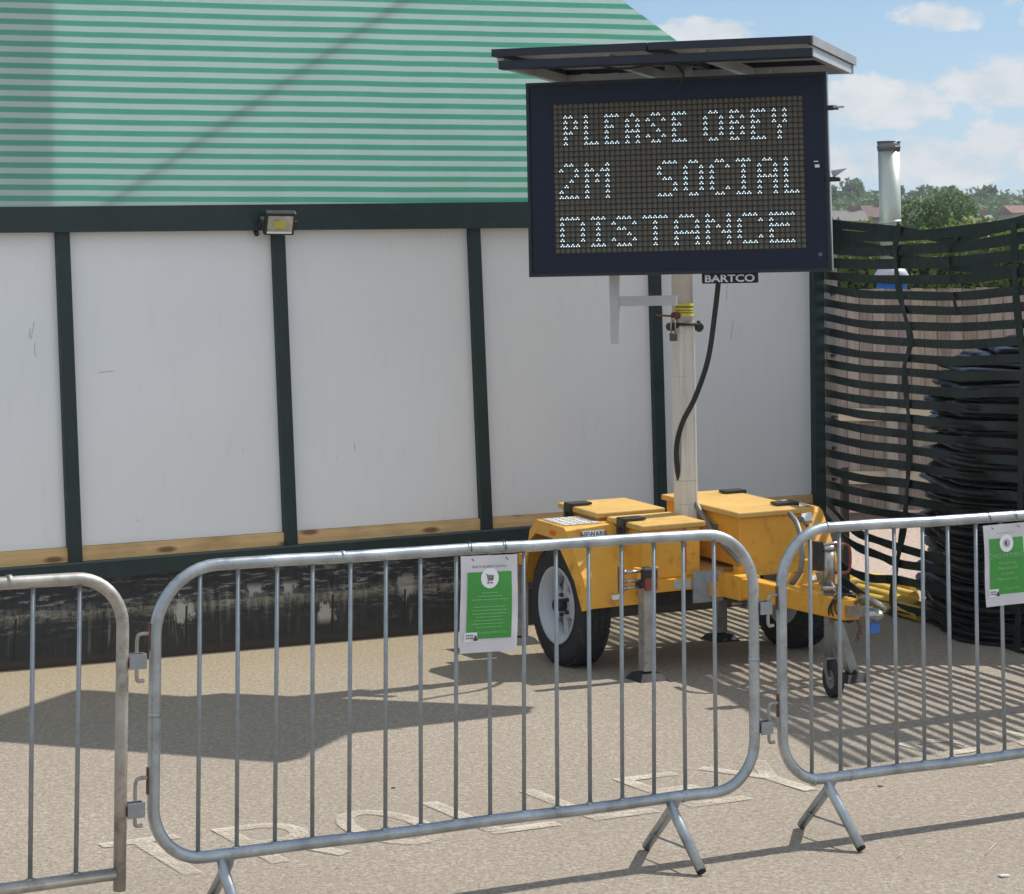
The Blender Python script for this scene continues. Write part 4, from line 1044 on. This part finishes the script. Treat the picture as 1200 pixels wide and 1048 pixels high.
for xx in (.03, WS * .36, WS * .66, WS - .03):
    b_ = B(); box(b_, (xx - .018, .066, -.055), (xx + .018, DS - .062, -.003)); tobj('cross_rail', b_, grey_alu, T=SO)
b_ = B(); box(b_, (WS - .003, .02, -.006), (WS + .004, DS, .040)); tobj('end_plate', b_, simple('light_aluminium', (.30, .30, .31), .5, .3), T=SO)
for xa, ya in ((.30, .62), (.46, .64), (WS - .42, .78)):
    b_ = B(); box(b_, (xa, ya, -.13), (xa + .04, ya + .04, -.05)); tobj('array_support', b_, grey_alu, T=SO)
b_ = B(); tube(b_, smoothpts([(.35, .2, -.01), (.6, .3, -.06), (.8, .35, -.04), (1.0, .4, -.05)], 4), .006, 6); tube(b_, smoothpts([(WS * .5, .45, -.01), (WS * .55, .4, -.09), (WS * .53, .42, -.16)], 4), .007, 6); tobj('panel_lead', b_, mdark, T=SO)
b_ = B(); mtop = TM @ Vector((0, 0, 2.5)); cyl(b_, mtop, mtop + Vector((0, 0, .22)), .075, n=24); tobj('rotation_head', b_, grey_alu, T=Matrix.Identity(4))

# ------------------------------------------------------------------ STRAP NETTING FENCE
S0 = TB @ Vector((5.47, .02, 0)); S1 = Vector((2.78, 12.15, 0)); S2 = Vector((3.18, 11.05, 0))
nf = empty('strap_fence', S0)
tag(nf, 'sagging screen of dark green webbing straps tied between the hall corner and a post', 'netting fence')
dS = (S1 - S0).normalized(); nS = Vector((-dS.y, dS.x, 0))
def onS(x, y, off=0.0):
    r = ray(x, y); P = S0 + nS * off; return CAM + r * ((P - CAM).dot(nS) / r.dot(nS))
def strap(ptsc, w, name='horizontal_strap', off=0.0, m=strap_m):
    """ptsc list of image points for the centre line; w in metres"""
    if ptsc[-1][0] == 1345 and ptsc[0][0] < 1300:
        (xa, ya), (xb, yb) = ptsc[-2], ptsc[-1]
        k_ = (yb - ya) / (xb - xa)
        ptsc = list(ptsc) + [(1425, yb + k_ * 80)]
    P = smoothpts([onS(x, y, off) for x, y in ptsc], 6)
    b_ = B(); rings = []
    for i, p in enumerate(P):
        t = (P[min(i + 1, len(P) - 1)] - P[max(i - 1, 0)]).normalized()
        s = nS.cross(t).normalized() * (w / 2) * (1 + .12 * noise.noise(p * 3)); tw = nS * (.006 * math.sin(i * .9 + p.z * 9)); n2 = nS * .0012
        rings.append([b_.verts.new(p + s + tw + n2), b_.verts.new(p - s - tw + n2), b_.verts.new(p - s - tw - n2), b_.verts.new(p + s + tw - n2)])
    for i in range(len(rings) - 1):
        for k in range(4): b_.faces.new((rings[i][k], rings[i][(k + 1) % 4], rings[i + 1][(k + 1) % 4], rings[i + 1][k]))
    b_.faces.new(rings[0]); b_.faces.new(rings[-1][::-1])
    obj(name, b_, m, nf)
X0, X1, X2, X3 = 961, 1064, 1190, 1345
rowsY = [  # y at x=961,1064,1190,1345
    (272, 276, 262, 232), (291, 293, 280, 255), (307, 308, 300, 280), (322, 327, 320, 304),
    (338, 346, 341, 328), (354, 364, 360, 350), (371, 383, 380, 374), (388, 401, 400, 397), (407, 420, 420, 421),
    (425, 437, 440, 445), (442, 456, 460, 468), (459, 473, 480, 492), (475, 491, 500, 516), (493, 510, 520, 540),
    (511, 528, 540, 564), (529, 547, 560, 588), (548, 567, 582, 612), (566, 586, 604, 636), (584, 606, 628, 662)]
for k, ys in enumerate(rowsY):
    w = .052 if k > 2 else .062
    j = [random.uniform(-1.2, 1.2) for _ in range(6)]
    pts = [(961, ys[0] + j[0]), (1010, (ys[0] + ys[1]) / 2 + 2.2 + j[1]), (X1, ys[1] + j[2]), (1125, (ys[1] + ys[2]) / 2 + 2.5 + j[3]), (X2, ys[2]), (1262, (ys[2] + ys[3]) / 2 + 1 + j[4]), (X3, ys[3])]
    strap(pts, w)
# extra loose and sagging straps
strap([(961, 284), (1010, 287), (1060, 300), (1110, 312), (1190, 318), (1345, 330)], .05, off=.012)
strap([(966, 262), (1010, 266), (1064, 272), (1115, 280), (1160, 270), (1200, 258), (1345, 214)], .055, off=.006)
strap([(966, 584), (998, 620), (1030, 634), (1062, 644), (1120, 660), (1200, 676), (1345, 706)], .05)
strap([(966, 604), (998, 637), (1030, 651), (1056, 661), (1100, 668), (1200, 692), (1345, 726)], .05)
strap([(966, 648), (998, 670), (1022, 678), (1053, 680), (1100, 690), (1200, 712), (1345, 748)], .05)
strap([(966, 668), (1000, 689), (1020, 703), (1050, 712), (1100, 722), (1200, 740), (1345, 778)], .05)
strap([(966, 676), (1000, 703), (1020, 722), (1050, 736), (1090, 748), (1140, 758), (1200, 768), (1345, 802)], .055)
# vertical straps
strap([(1054, 262), (1049, 292), (1052, 330), (1060, 368), (1067, 400), (1060, 430), (1063, 470), (1066, 510), (1064, 560), (1060, 610), (1053, 650), (1047, 690), (1043, 722)], .060, 'vertical_strap', -.008)
strap([(1188, 262), (1189, 300), (1190, 340), (1196, 400), (1199, 450), (1197, 520), (1195, 620), (1192, 765)], .062, 'vertical_strap', -.008)
strap([(1122, 278), (1112, 292), (1113, 320), (1117, 345), (1122, 370)], .018, 'vertical_strap', -.01)
strap([(1345, 215), (1345, 500), (1345, 805)], .09, 'vertical_strap', -.01)
fp = TB @ Vector((5.55, .06, 0))
b_ = B(); MM = Matrix.Translation(fp) @ Matrix.Rotation(ANG, 4, 'Z'); box(b_, (-.035, 0, -.05), (.06, .06, 2.42), MM, bev=.004); pp = obj('gate_post', b_, grey_timber, nf)
b_ = B()
for zz in (1.95, 1.55, 1.15, .95, .75): cyl(b_, MM @ Vector((.01, -.012, zz)), MM @ Vector((.01, .0, zz)), .012, n=10); box(b_, (.0, -.01, zz - .004), (.04, 0, zz + .004), MM)
obj('bolt', b_, black_paint, pp)
b_ = B(); box(b_, (.10, .02, 0), (.155, .08, .82), MM); obj('short_post', b_, black_paint, nf)
b_ = B(); box(b_, (S2.x - .05, S2.y - .05, -.05), (S2.x + .05, S2.y + .05, 2.42)); obj('end_post', b_, green_wood, nf)

# ------------------------------------------------------------------ BLACK BALE
def bale():
    rnd = random.Random(21); b_ = B(); cx, cy = 3.34, 13.25; z = 0.0; NA = 96; k = 0
    H = 1.70
    while z < H:
        th = rnd.uniform(.016, .046); t = z / H
        rad = .95 - .13 * t ** 1.4
        if t > .86: rad *= 1 - ((t - .86) / .14) ** 1.3 * .62
        rad *= rnd.uniform(.94, 1.03); ox, oy = rnd.uniform(-.02, .02), rnd.uniform(-.02, .02); ph = rnd.uniform(0, 9)
        tilt = rnd.uniform(-.02, .02); rings = []
        for (rr_, zz) in ((.90, 0.0), (.975, .12), (1.0, .45), (.985, .85), (.90, 1.0), (.3, 1.02)):
            ring = []
            for q in range(NA):
                a = 2 * PI * q / NA
                sq = (abs(math.cos(a)) ** 4 + abs(math.sin(a)) ** 4) ** -.25 * .92
                n1 = noise.noise(Vector((math.cos(a) * 2.2, math.sin(a) * 2.2, ph))) * .07 + noise.noise(Vector((math.cos(a) * 9, math.sin(a) * 9, ph + k))) * .025
                r2 = rad * rr_ * sq + n1 * rr_
                sag = .022 * noise.noise(Vector((math.cos(a) * 1.7 + k * .21, math.sin(a) * 1.7, 4))) + tilt * math.cos(a + ph)
                ring.append(b_.verts.new((cx + ox + r2 * math.cos(a), cy + oy + r2 * math.sin(a), max(.002, z + th * zz + sag * min(1, z * 4)))))
            rings.append(ring)
        for j in range(len(rings) - 1):
            for q in range(NA):
                f = b_.faces.new((rings[j][q], rings[j][(q + 1) % NA], rings[j + 1][(q + 1) % NA], rings[j + 1][q])); f.smooth = True
        b_.faces.new(rings[0][::-1]); b_.faces.new(rings[-1]); z += th * .86; k += 1
    m = simple('black_sheeting', (.008, .009, .011), .40, 0, .5, 6, spec=.3, bmp=.25, stretch=(1, 1, 6))
    o = obj('sheeting_stack', b_, m); tag(o, 'tall ragged stack of black plastic sheeting behind the green straps', 'stack')
bale()
# yellow planks lying behind the netting
ym = simple('yellow_plank', (.62, .42, .05), .6, 0, .15, 9)
ends = [((990, 674), (1064, 684)), ((1000, 683), (1064, 697)), ((1006, 690), (1070, 708)), ((1012, 700), (1074, 716))]
labs = ['yellow painted pole lying furthest back of four behind the netting', 'yellow painted pole second from the back of four behind the netting', 'yellow painted pole third from the back of four behind the netting', 'yellow painted pole nearest the netting, lowest of the four']
for k, (a, c) in enumerate(ends):
    p, q = gr(*a, .06), gr(*c, .06); p.z = .05; q.z = .045; q = q + (q - p) * .1
    b_ = B(); tube(b_, [p, (p + q) / 2 + Vector((0, 0, .006)), q], .045, 8); tag(obj('yellow_pole', b_, ym), labs[k], 'pole', 'yellow poles on the gravel')

# ------------------------------------------------------------------ TIMBER FENCE BEHIND
def timber_fence():
    YF = 20.1
    rt_ = empty('timber_fence', (5, YF, 0)); tag(rt_, 'weathered close board timber fence beyond the strap netting', 'fence')
    m, nt, b = mat('weathered_boards')
    at_ = nt.nodes.new('ShaderNodeVertexColor'); at_.layer_name = 'tone'
    n = noisetex(nt, coords(nt, (14, 14, 1.0)), 2.5, 7, .75)
    c = mixc(nt, ramp(nt, n, [(.3, 0), (.7, 1)]).outputs[0], (.19, .155, .125), (.40, .345, .29))
    c = mixc(nt, 1.0, c, at_.outputs[0], 'MULTIPLY')
    nt.links.new(c, b.inputs['Base Color']); b.inputs['Roughness'].default_value = .85; bump(nt, b, n, .4, .005)
    b_ = B(); cl = b_.loops.layers.color.new('tone'); x = 1.6; i = 0
    while x < 12:
        w = .118 + random.uniform(-.006, .006); t = random.uniform(.82, 1.06); tn = (t, t * random.uniform(.97, 1), t * random.uniform(.95, 1.02), 1)
        h = 2.0 + .012 * (x - 3) + random.uniform(-.008, .008)
        n0 = len(b_.faces)
        box(b_, (x, YF - .012 - (.01 if i % 2 else 0), .03), (x + w - .006, YF + .006, h)); b_.faces.ensure_lookup_table()
        for f in b_.faces[n0:]:
            for l in f.loops: l[cl] = tn
        x += w; i += 1
    obj('boards', b_, m, rt_)
    for zz, mm in ((.88, cream_timber), (.32, cream_timber)):
        b_ = B(); box(b_, (1.6, YF - .075, zz - .055), (12, YF - .026, zz + .055)); obj('rail', b_, mm, rt_)
    for xx in (3.35, 5.3):
        b_ = B(); box(b_, (xx, YF - .13, 0), (xx + .1, YF - .078, 1.25)); obj('fence_post', b_, grey_timber, rt_)
timber_fence()

# ------------------------------------------------------------------ FLUE
fx = at(1045, 345, 23.0)
fr_ = empty('flue_stack', (fx.x, fx.y, 0)); tag(fr_, 'tall silver flue pipe with dark cap rising from a blue drum', 'flue')
b_ = B(); cyl(b_, (fx.x, fx.y, 0), (fx.x, fx.y, at(1048, 329, 23).z), .155, n=32); obj('drum', b_, blue_pl, fr_)
b_ = B(); cyl(b_, (fx.x, fx.y, at(0, 329, 23).z), (fx.x, fx.y, at(0, 312, 23).z), .215, .12, n=32); obj('cone', b_, rim_white, fr_)
mtop = at(1041.5, 177, 23); mbot = at(1047, 314, 23)
silver = simple('polished_flue', (.46, .50, .46), .42, .6, .06, 3)
b_ = B(); cyl(b_, (fx.x, fx.y, mbot.z), (mtop.x, fx.y, mtop.z), .112, n=36); cyl(b_, (fx.x - .01, fx.y, at(0, 262, 23).z), (fx.x - .012, fx.y, at(0, 259, 23).z), .12, n=36); obj('pipe', b_, silver, fr_)
b_ = B(); ct = at(1041.2, 166, 23); cyl(b_, (mtop.x, fx.y, mtop.z), (mtop.x, fx.y, ct.z), .118, n=36); cyl(b_, (mtop.x, fx.y, mtop.z + .03), (mtop.x, fx.y, mtop.z + .045), .124, n=36); cyl(b_, (mtop.x, fx.y, ct.z - .012), (mtop.x, fx.y, ct.z), .124, n=36); obj('cap', b_, simple('dark_cap', (.16, .16, .18), .4, .5), fr_)

# ------------------------------------------------------------------ VEGETATION
def leafmat(name, c1, c2):
    m, nt, b = mat(name)
    oi = noisetex(nt, coords(nt), 1.2, 3)
    n = noisetex(nt, coords(nt), 9, 2)
    c = mixc(nt, ramp(nt, math_(nt, 'ADD', math_(nt, 'MULTIPLY', n, .6), math_(nt, 'MULTIPLY', oi, .4)), [(.35, 0), (.65, 1)]).outputs[0], c1, c2)
    nt.links.new(c, b.inputs['Base Color']); b.inputs['Roughness'].default_value = .6
    t = nt.nodes.new('ShaderNodeBsdfTranslucent'); nt.links.new(c, t.inputs[0]); x = nt.nodes.new('ShaderNodeMixShader'); x.inputs[0].default_value = .35
    nt.links.new(b.outputs[0], x.inputs[1]); nt.links.new(t.outputs[0], x.inputs[2]); nt.links.new(x.outputs[0], nt.nodes['Material Output'].inputs[0])
    return m
lf_a = leafmat('leaf_mid', (.05, .105, .03), (.12, .20, .055))
lf_b = leafmat('leaf_far', (.06, .12, .04), (.13, .21, .07))
lf_c = leafmat('leaf_hill', (.06, .12, .045), (.13, .21, .08))
lf_h = leafmat('leaf_hedge', (.10, .16, .03), (.22, .29, .06))
bark = simple('bark', (.09, .075, .06), .9, 0, .3, 10)
def leafquad(b_, p, s, rnd, up=.3):
    n = Vector((rnd.gauss(0, 1), rnd.gauss(0, 1), rnd.gauss(0, 1) + up)).normalized(); a = n.orthogonal().normalized(); c = n.cross(a)
    t = rnd.uniform(0, 2 * PI); a2 = a * math.cos(t) + c * math.sin(t); c2 = n.cross(a2); s1 = s * rnd.uniform(.6, 1.3)
    b_.faces.new([b_.verts.new(p + a2 * s1), b_.verts.new(p + c2 * s1 * .55), b_.verts.new(p - a2 * s1), b_.verts.new(p - c2 * s1 * .55)])
def tree(x, y, h, rw, n, ls, m, lab, seed, base=.25, group=None, clumps=26):
    rnd = random.Random(seed)
    rt_ = empty('broadleaf_tree', (x, y, 0)); tag(rt_, lab, 'tree', group)
    b_ = B(); tr = rw * .07 + .05
    tube(b_, [(x, y, 0), (x + .02 * h, y, h * .3), (x - .01 * h, y, h * .6), (x, y, h * .85)], tr, 8, rs=[tr * 1.4, tr, tr * .6, tr * .2])
    for k in range(6):
        a = 2 * PI * k / 6 + rnd.random(); z0 = h * rnd.uniform(.3, .55)
        tube(b_, [(x, y, z0), (x + math.cos(a) * rw * .35, y + math.sin(a) * rw * .35, z0 + h * .15), (x + math.cos(a) * rw * .7, y + math.sin(a) * rw * .7, z0 + h * .24)], tr * .4, 6, rs=[tr * .5, tr * .3, tr * .1])
    obj('trunk', b_, bark, rt_)
    b_ = B(); cs = []
    for k in range(clumps):
        u = rnd.uniform(-1, 1); a = rnd.uniform(0, 2 * PI); q = math.sqrt(1 - u * u); rad = rnd.uniform(.45, 1.0)
        zc = h * (base + (1 - base) * .5) + u * h * (1 - base) * .5 * rad * .82
        wz = 1 - .35 * max(0, u)
        cs.append((Vector((x + q * math.cos(a) * rw * rad * wz, y + q * math.sin(a) * rw * rad * wz, zc)), rw * rnd.uniform(.24, .42)))
    for k in range(n):
        c, r = cs[k % len(cs)]
        v = Vector((rnd.gauss(0, 1), rnd.gauss(0, 1), rnd.gauss(0, 1))).normalized() * (r * rnd.uniform(.55, 1.08)); v.z *= .8
        leafquad(b_, c + v, ls, rnd)
    obj('crown', b_, m, rt_)
def hedge(x0, x1, y, d, h, n, ls, m, lab, seed):
    rnd = random.Random(seed); b_ = B()
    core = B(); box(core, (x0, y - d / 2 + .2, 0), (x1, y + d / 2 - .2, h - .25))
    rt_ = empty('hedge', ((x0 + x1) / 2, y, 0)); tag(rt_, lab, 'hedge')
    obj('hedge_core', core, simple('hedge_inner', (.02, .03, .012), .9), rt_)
    for k in range(n):
        xx = rnd.uniform(x0, x1); top = h + .22 * noise.noise(Vector((xx * .8, seed, 0))) + .1 * noise.noise(Vector((xx * 3, 0, seed)))
        if rnd.random() < .45: p = Vector((xx, y + rnd.uniform(-d / 2, d / 2), top + rnd.gauss(0, .06)))
        else: p = Vector((xx, y - d / 2 + rnd.gauss(0, .07), rnd.uniform(1.2, top)))
        leafquad(b_, p, ls, rnd, .6)
    obj('foliage', b_, m, rt_)
hedge(2.6, 11, 27, 1.6, 2.62, 26000, .045, lf_h, 'bright green clipped hedge above the timber fence', 3)
def atx(px, d): return (px - 600) / 2600 * d
far = 'trees on the skyline'
def zt_(py, d): return at(600, py, d).z
# nearer trees
tree(atx(1108, 62), 62, zt_(222, 62), 2.0, 20000, .065, lf_a, 'full light green tree standing just right of the flue', 11, clumps=34, base=.15)
tree(atx(1070, 58), 58, zt_(248, 58), 1.0, 7000, .06, lf_a, 'small rounded tree directly right of the flue foot', 12, base=.1)
tree(atx(1165, 75), 75, zt_(246, 75), 1.9, 12000, .075, lf_a, 'low broad dark green tree at the right edge', 13, clumps=30, base=.1)
tree(atx(1205, 70), 70, zt_(252, 70), 1.5, 8000, .07, lf_a, 'low tree cut by the right edge of the picture', 14, base=.1)
tree(atx(1005, 66), 66, zt_(262, 66), 1.0, 6000, .06, lf_h, 'pale yellowish bush left of the flue beside the message board', 15, base=.05)
tree(atx(985, 60), 60, zt_(268, 60), .9, 6000, .055, lf_h, 'pale bush half hidden behind the message board edge', 16, base=.05)
# far skyline
sk = [(975, 212, 4.2, 'leftmost skyline tree beside the edge of the message board'), (998, 207, 3.6, 'tallest skyline tree left of the flue'), (1018, 217, 3.2, 'skyline tree touching the left side of the flue'),
      (1060, 213, 2.8, 'narrow skyline tree immediately right of the flue'), (1078, 226, 3.8, 'skyline tree second to the right of the flue'),
      (1102, 222, 4.0, 'skyline tree above the full light green tree'), (1128, 216, 4.5, 'wide skyline tree at the middle of the right hand sky'), (1150, 222, 3.6, 'skyline tree between the wide crown and the rounded one'), (1172, 223, 3.4, 'rounded dark skyline tree near the right edge'), (1194, 222, 3.4, 'last skyline tree cut by the right edge')]
for i, (pxx, py, w, lab) in enumerate(sk):
    d = 275 + (i * 37) % 60
    tree(atx(pxx, d), d, zt_(py - 5, d) * 1.08, w * d / 200 * .8, 5200, .36, lf_c if i not in (4, 5) else lf_b, lab, 30 + i, base=.2, group=far, clumps=18)
for i, (pxx, py) in enumerate([(980, 250), (1008, 243), (1085, 236), (1152, 240), (1190, 252)]):
    d = 150
    tree(atx(pxx, d), d, zt_(py, d) , 1.9, 2400, .24, lf_b, ['bushy tree in front of the grey roof by the board', 'bushy tree before the dark red gable', 'mid distance tree behind the full light green tree', 'mid distance tree left of the red roof', 'mid distance tree under the red roof'][i], 60 + i, base=.1, clumps=18)
# wooded hill mass
def hill():
    b_ = B(); nx = 60
    for r_, (Yd, h0) in enumerate([(235, 10.0), (300, 11.5)]):
        pass
    pts = []
    for j, (Yd, hh) in enumerate([(150, 0), (200, 2.0), (260, 6.5), (330, 9.0), (440, 0)]):
        pts.append([b_.verts.new((-200 + 500 * i / nx, Yd, hh + (1.2 * noise.noise(Vector((i * .3, j, 0))) if 0 < j < 4 else 0) - .01)) for i in range(nx + 1)])
    for j in range(4):
        for i in range(nx): b_.faces.new((pts[j][i], pts[j][i + 1], pts[j + 1][i + 1], pts[j + 1][i]))
    for f in b_.faces: f.smooth = True
    o = obj('hill', b_, simple('hill_grass', (.09, .13, .08), .95, 0, .3, .08)); tag(o, kind='structure')
hill()
rnd = random.Random(99); b_ = B()
for k in range(26000):
    x = rnd.uniform(30, 95); y = rnd.uniform(256, 330); tp = 15.0 * y / 290 + 1.9 * noise.noise(Vector((x * .16, y * .05, 1))) + 1.0 * noise.noise(Vector((x * .5, 2, y * .1)))
    leafquad(b_, Vector((x, y, rnd.uniform(8, tp))), .42, rnd)
tag(obj('far_woodland', b_, lf_c), 'hazy belt of woodland along the far hillside', 'woodland', kind='stuff')

# houses
def house(pxx, py, d, w, dp, roofh, wallc, roofc, lab, rz=0):
    p = at(pxx, py, d); zr = p.z
    rt_ = empty('house', (p.x, p.y, 0), rz); tag(rt_, lab, 'house', 'distant houses among the trees')
    T = ROOTM[rt_.name]; ze = zr - roofh
    b_ = B(); box(b_, (-w / 2, -dp / 2, 0), (w / 2, dp / 2, ze)); wl = obj('walls', b_, simple('render_wall', wallc, .8), rt_, T)
    b_ = B(); prism(b_, [(-w / 2 - .3, -dp / 2 - .3, ze), (-w / 2 - .3, 0, zr), (-w / 2 - .3, dp / 2 + .3, ze)], (w + .6, 0, 0)); rf = obj('roof', b_, simple('tile_roof', roofc, .8, 0, .2, 1.5), rt_, T)
    b_ = B(); box(b_, (w * .2, -.3, zr - .6), (w * .2 + .5, .3, zr + .5)); obj('chimney', b_, simple('brick_stack', (.25, .12, .08), .9), rf, T)
    for k in range(3):
        b_ = B(); box(b_, (-w / 2 + w * (.2 + .27 * k), -dp / 2 - .05, ze - 1.6), (-w / 2 + w * (.2 + .27 * k) + .9, -dp / 2, ze - .5)); obj('window', b_, simple('dark_window', (.05, .06, .07), .2), rt_, T)
house(992, 247, 232, 3.0, 7, 1.2, (.35, .32, .29), (.15, .14, .135), 'grey roofed house beside the message board edge')
house(1023, 241, 240, 2.2, 7, 1.4, (.2, .12, .09), (.12, .07, .065), 'dark red gabled house left of the flue')
house(1199, 241, 236, 3.6, 7, .9, (.4, .3, .24), (.20, .10, .085), 'red roofed house at the right edge among trees')
house(1144, 252, 225, 2.4, 5, .9, (.4, .38, .36), (.22, .21, .2), 'small pale house between the trees right of the flue')

# small litter on the tarmac
for nm, cat, lab, (xx, yy), s, m in (('fallen_leaf', 'leaf', 'curled brown leaf on the tarmac near the right barrier', (1032, 922), .010, simple('dry_leaf', (.28, .13, .09), .8)), ('paper_scrap', 'litter', 'small white paper scrap on the tarmac at bottom right', (1176, 1028), .015, simple('scrap', (.6, .58, .54), .8)), ('pebble', 'stone', 'small dark pebble behind the middle barrier', (461, 924), .008, simple('dark_stone', (.05, .045, .04), .8))):
    p = gr(xx, yy); b_ = B(); bmesh.ops.create_icosphere(b_, subdivisions=2, radius=s, matrix=Matrix.Translation((p.x, p.y, s * .3)) @ Matrix.Diagonal((1.2, .8, .35, 1)))
    for v in b_.verts: v.co += Vector((noise.noise(v.co * 60), noise.noise(v.co * 70), 0)) * s * .5
    tag(obj(nm, b_, m), lab, cat)
for k in range(2):
    a, c = [((1155, 1003), (1167, 989)), ((1052, 1006), (1058, 1001))][k]
    b_ = B(); p, q = gr(*a), gr(*c); p.z = q.z = .004; cyl(b_, p, q, .0016, n=5); tag(obj('straw_stalk', b_, simple('straw', (.55, .42, .25), .8)), ['pale straw stalk lying on the tarmac at lower right', 'tiny straw stalk below the right barrier leg'][k], 'straw')

# ------------------------------------------------------------------ LIGHT, SKY
SUN_AZ, SUN_EL = R(58.4), R(48.3)
w = bpy.data.worlds.new('World'); SC.world = w; w.use_nodes = True; nt = w.node_tree; nt.nodes.clear()
out = nt.nodes.new('ShaderNodeOutputWorld'); bg = nt.nodes.new('ShaderNodeBackground')
sky = nt.nodes.new('ShaderNodeTexSky'); sky.sky_type = 'NISHITA'; sky.sun_disc = False; sky.sun_elevation = SUN_EL; sky.sun_rotation = SUN_AZ; sky.altitude = 50; sky.air_density = 1.0; sky.dust_density = 0.6; sky.ozone_density = 2.5
tc = nt.nodes.new('ShaderNodeTexCoord'); sp = nt.nodes.new('ShaderNodeSeparateXYZ'); nt.links.new(tc.outputs['Generated'], sp.inputs[0])
yy = math_(nt, 'MAXIMUM', math_(nt, 'ABSOLUTE', sp.outputs[1]), .02)
A_ = math_(nt, 'DIVIDE', sp.outputs[0], yy); E_ = math_(nt, 'DIVIDE', sp.outputs[2], yy)
cmb = nt.nodes.new('ShaderNodeCombineXYZ'); nt.links.new(A_, cmb.inputs[0]); nt.links.new(math_(nt, 'MULTIPLY', E_, 1.6), cmb.inputs[1])
nn = noisetex(nt, cmb.outputs[0], 34, 7, .62); n2 = noisetex(nt, cmb.outputs[0], 5.5, 6, .6)
tot = None
def P_(x, y): return ((x - 600) / 2600, (350 - y) / 2600)
for (cx, cy, rx, ry) in [(1035, 122, 95, 34), (1175, 98, 95, 34), (1100, 18, 52, 20), (830, 38, 75, 20), (1080, 190, 190, 34), (1190, 165, 70, 26), (640, -60, 200, 50), (1500, 120, 190, 60), (300, 60, 200, 60), (1300, 0, 120, 40)]:
    a0, e0 = P_(cx, cy)
    da = math_(nt, 'DIVIDE', math_(nt, 'SUBTRACT', A_, a0), rx / 2600); de = math_(nt, 'DIVIDE', math_(nt, 'SUBTRACT', E_, e0), ry / 2600)
    # flat-bottomed: stretch the lower half less
    dd = math_(nt, 'ADD', math_(nt, 'MULTIPLY', da, da), math_(nt, 'MULTIPLY', de, de))
    v = math_(nt, 'SUBTRACT', 1.0, dd)
    tot = v if tot is None else math_(nt, 'MAXIMUM', tot, v)
tot = math_(nt, 'MAXIMUM', tot, -1.2)
fld = math_(nt, 'ADD', math_(nt, 'MULTIPLY', tot, .9), math_(nt, 'MULTIPLY', math_(nt, 'SUBTRACT', nn, .5), 3.4))
msk = ramp(nt, fld, [(0.0, 0), (.5, 1)]).outputs[0]
gen = ramp(nt, n2, [(.55, 0), (.75, .5)]).outputs[0]
hz = ramp(nt, E_, [(.02, .75), (.15, .0)]).outputs[0]
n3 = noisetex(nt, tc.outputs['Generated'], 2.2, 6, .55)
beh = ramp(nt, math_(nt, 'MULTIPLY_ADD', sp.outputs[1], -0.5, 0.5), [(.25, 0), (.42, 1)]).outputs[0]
big = math_(nt, 'MULTIPLY', ramp(nt, n3, [(.36, 0), (.52, 1)]).outputs[0], beh)  # unseen bright clouds overhead and behind the camera, added to lift the ambient light
msk = math_(nt, 'MAXIMUM', math_(nt, 'MULTIPLY', msk, .92), math_(nt, 'MULTIPLY', gen, .4))
hzc = mixc(nt, hz, mixc(nt, 1.0, sky.outputs[0], (.88, .96, 1.04), 'MULTIPLY'), (4.7, 6.3, 8.2))
shade = ramp(nt, nn, [(.3, (5.6, 6.2, 6.8)), (.65, (7.6, 7.7, 7.8))]).outputs[0]
cmul = mixc(nt, 1.0, shade, (1, 1, 1), 'MULTIPLY')
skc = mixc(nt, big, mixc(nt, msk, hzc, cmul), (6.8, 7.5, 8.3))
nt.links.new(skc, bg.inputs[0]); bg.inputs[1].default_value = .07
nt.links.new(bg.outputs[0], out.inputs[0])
sd = bpy.data.lights.new('sun', 'SUN'); sd.energy = 3.6; sd.angle = R(.53); sd.color = (1, .94, .86)
so = bpy.data.objects.new('sun', sd); COL.objects.link(so)
S = Vector((math.sin(SUN_AZ) * math.cos(SUN_EL), math.cos(SUN_AZ) * math.cos(SUN_EL), math.sin(SUN_EL)))
so.rotation_euler = S.to_track_quat('Z', 'Y').to_euler(); so.location = S * 20

# ------------------------------------------------------------------ CAMERA
cd = bpy.data.cameras.new('camera'); co_ = bpy.data.objects.new('camera', cd); COL.objects.link(co_)
cd.sensor_width = 36; cd.lens = 36 * 2600 / 1200; cd.sensor_fit = 'HORIZONTAL'; cd.shift_y = -363 / 1200; cd.clip_end = 3000; cd.clip_start = .1
co_.location = CAM; co_.rotation_euler = (R(90) + PITCH, 0, 0)
SC.camera = co_
SC.view_settings.view_transform = 'Standard'; SC.view_settings.look = 'None'; SC.view_settings.exposure = 0.60; SC.view_settings.gamma = 1
for o in bpy.data.objects:
    if '_m' in o.keys(): del o['_m']

# ------------------------------------------------------------------ HAZE
hb_ = B(); box(hb_, (-455, -65, -1.0), (455, 455, 24))
hm = bpy.data.materials.new('haze_air'); hm.use_nodes = True; nt = hm.node_tree; nt.nodes.clear()
vo = nt.nodes.new('ShaderNodeVolumePrincipled'); vo.inputs['Color'].default_value = (.86, .91, .97, 1); vo.inputs['Density'].default_value = .0005; vo.inputs['Anisotropy'].default_value = .2
ou = nt.nodes.new('ShaderNodeOutputMaterial'); nt.links.new(vo.outputs[0], ou.inputs['Volume'])
hz_o = obj('haze', hb_, hm); tag(hz_o, kind='stuff')
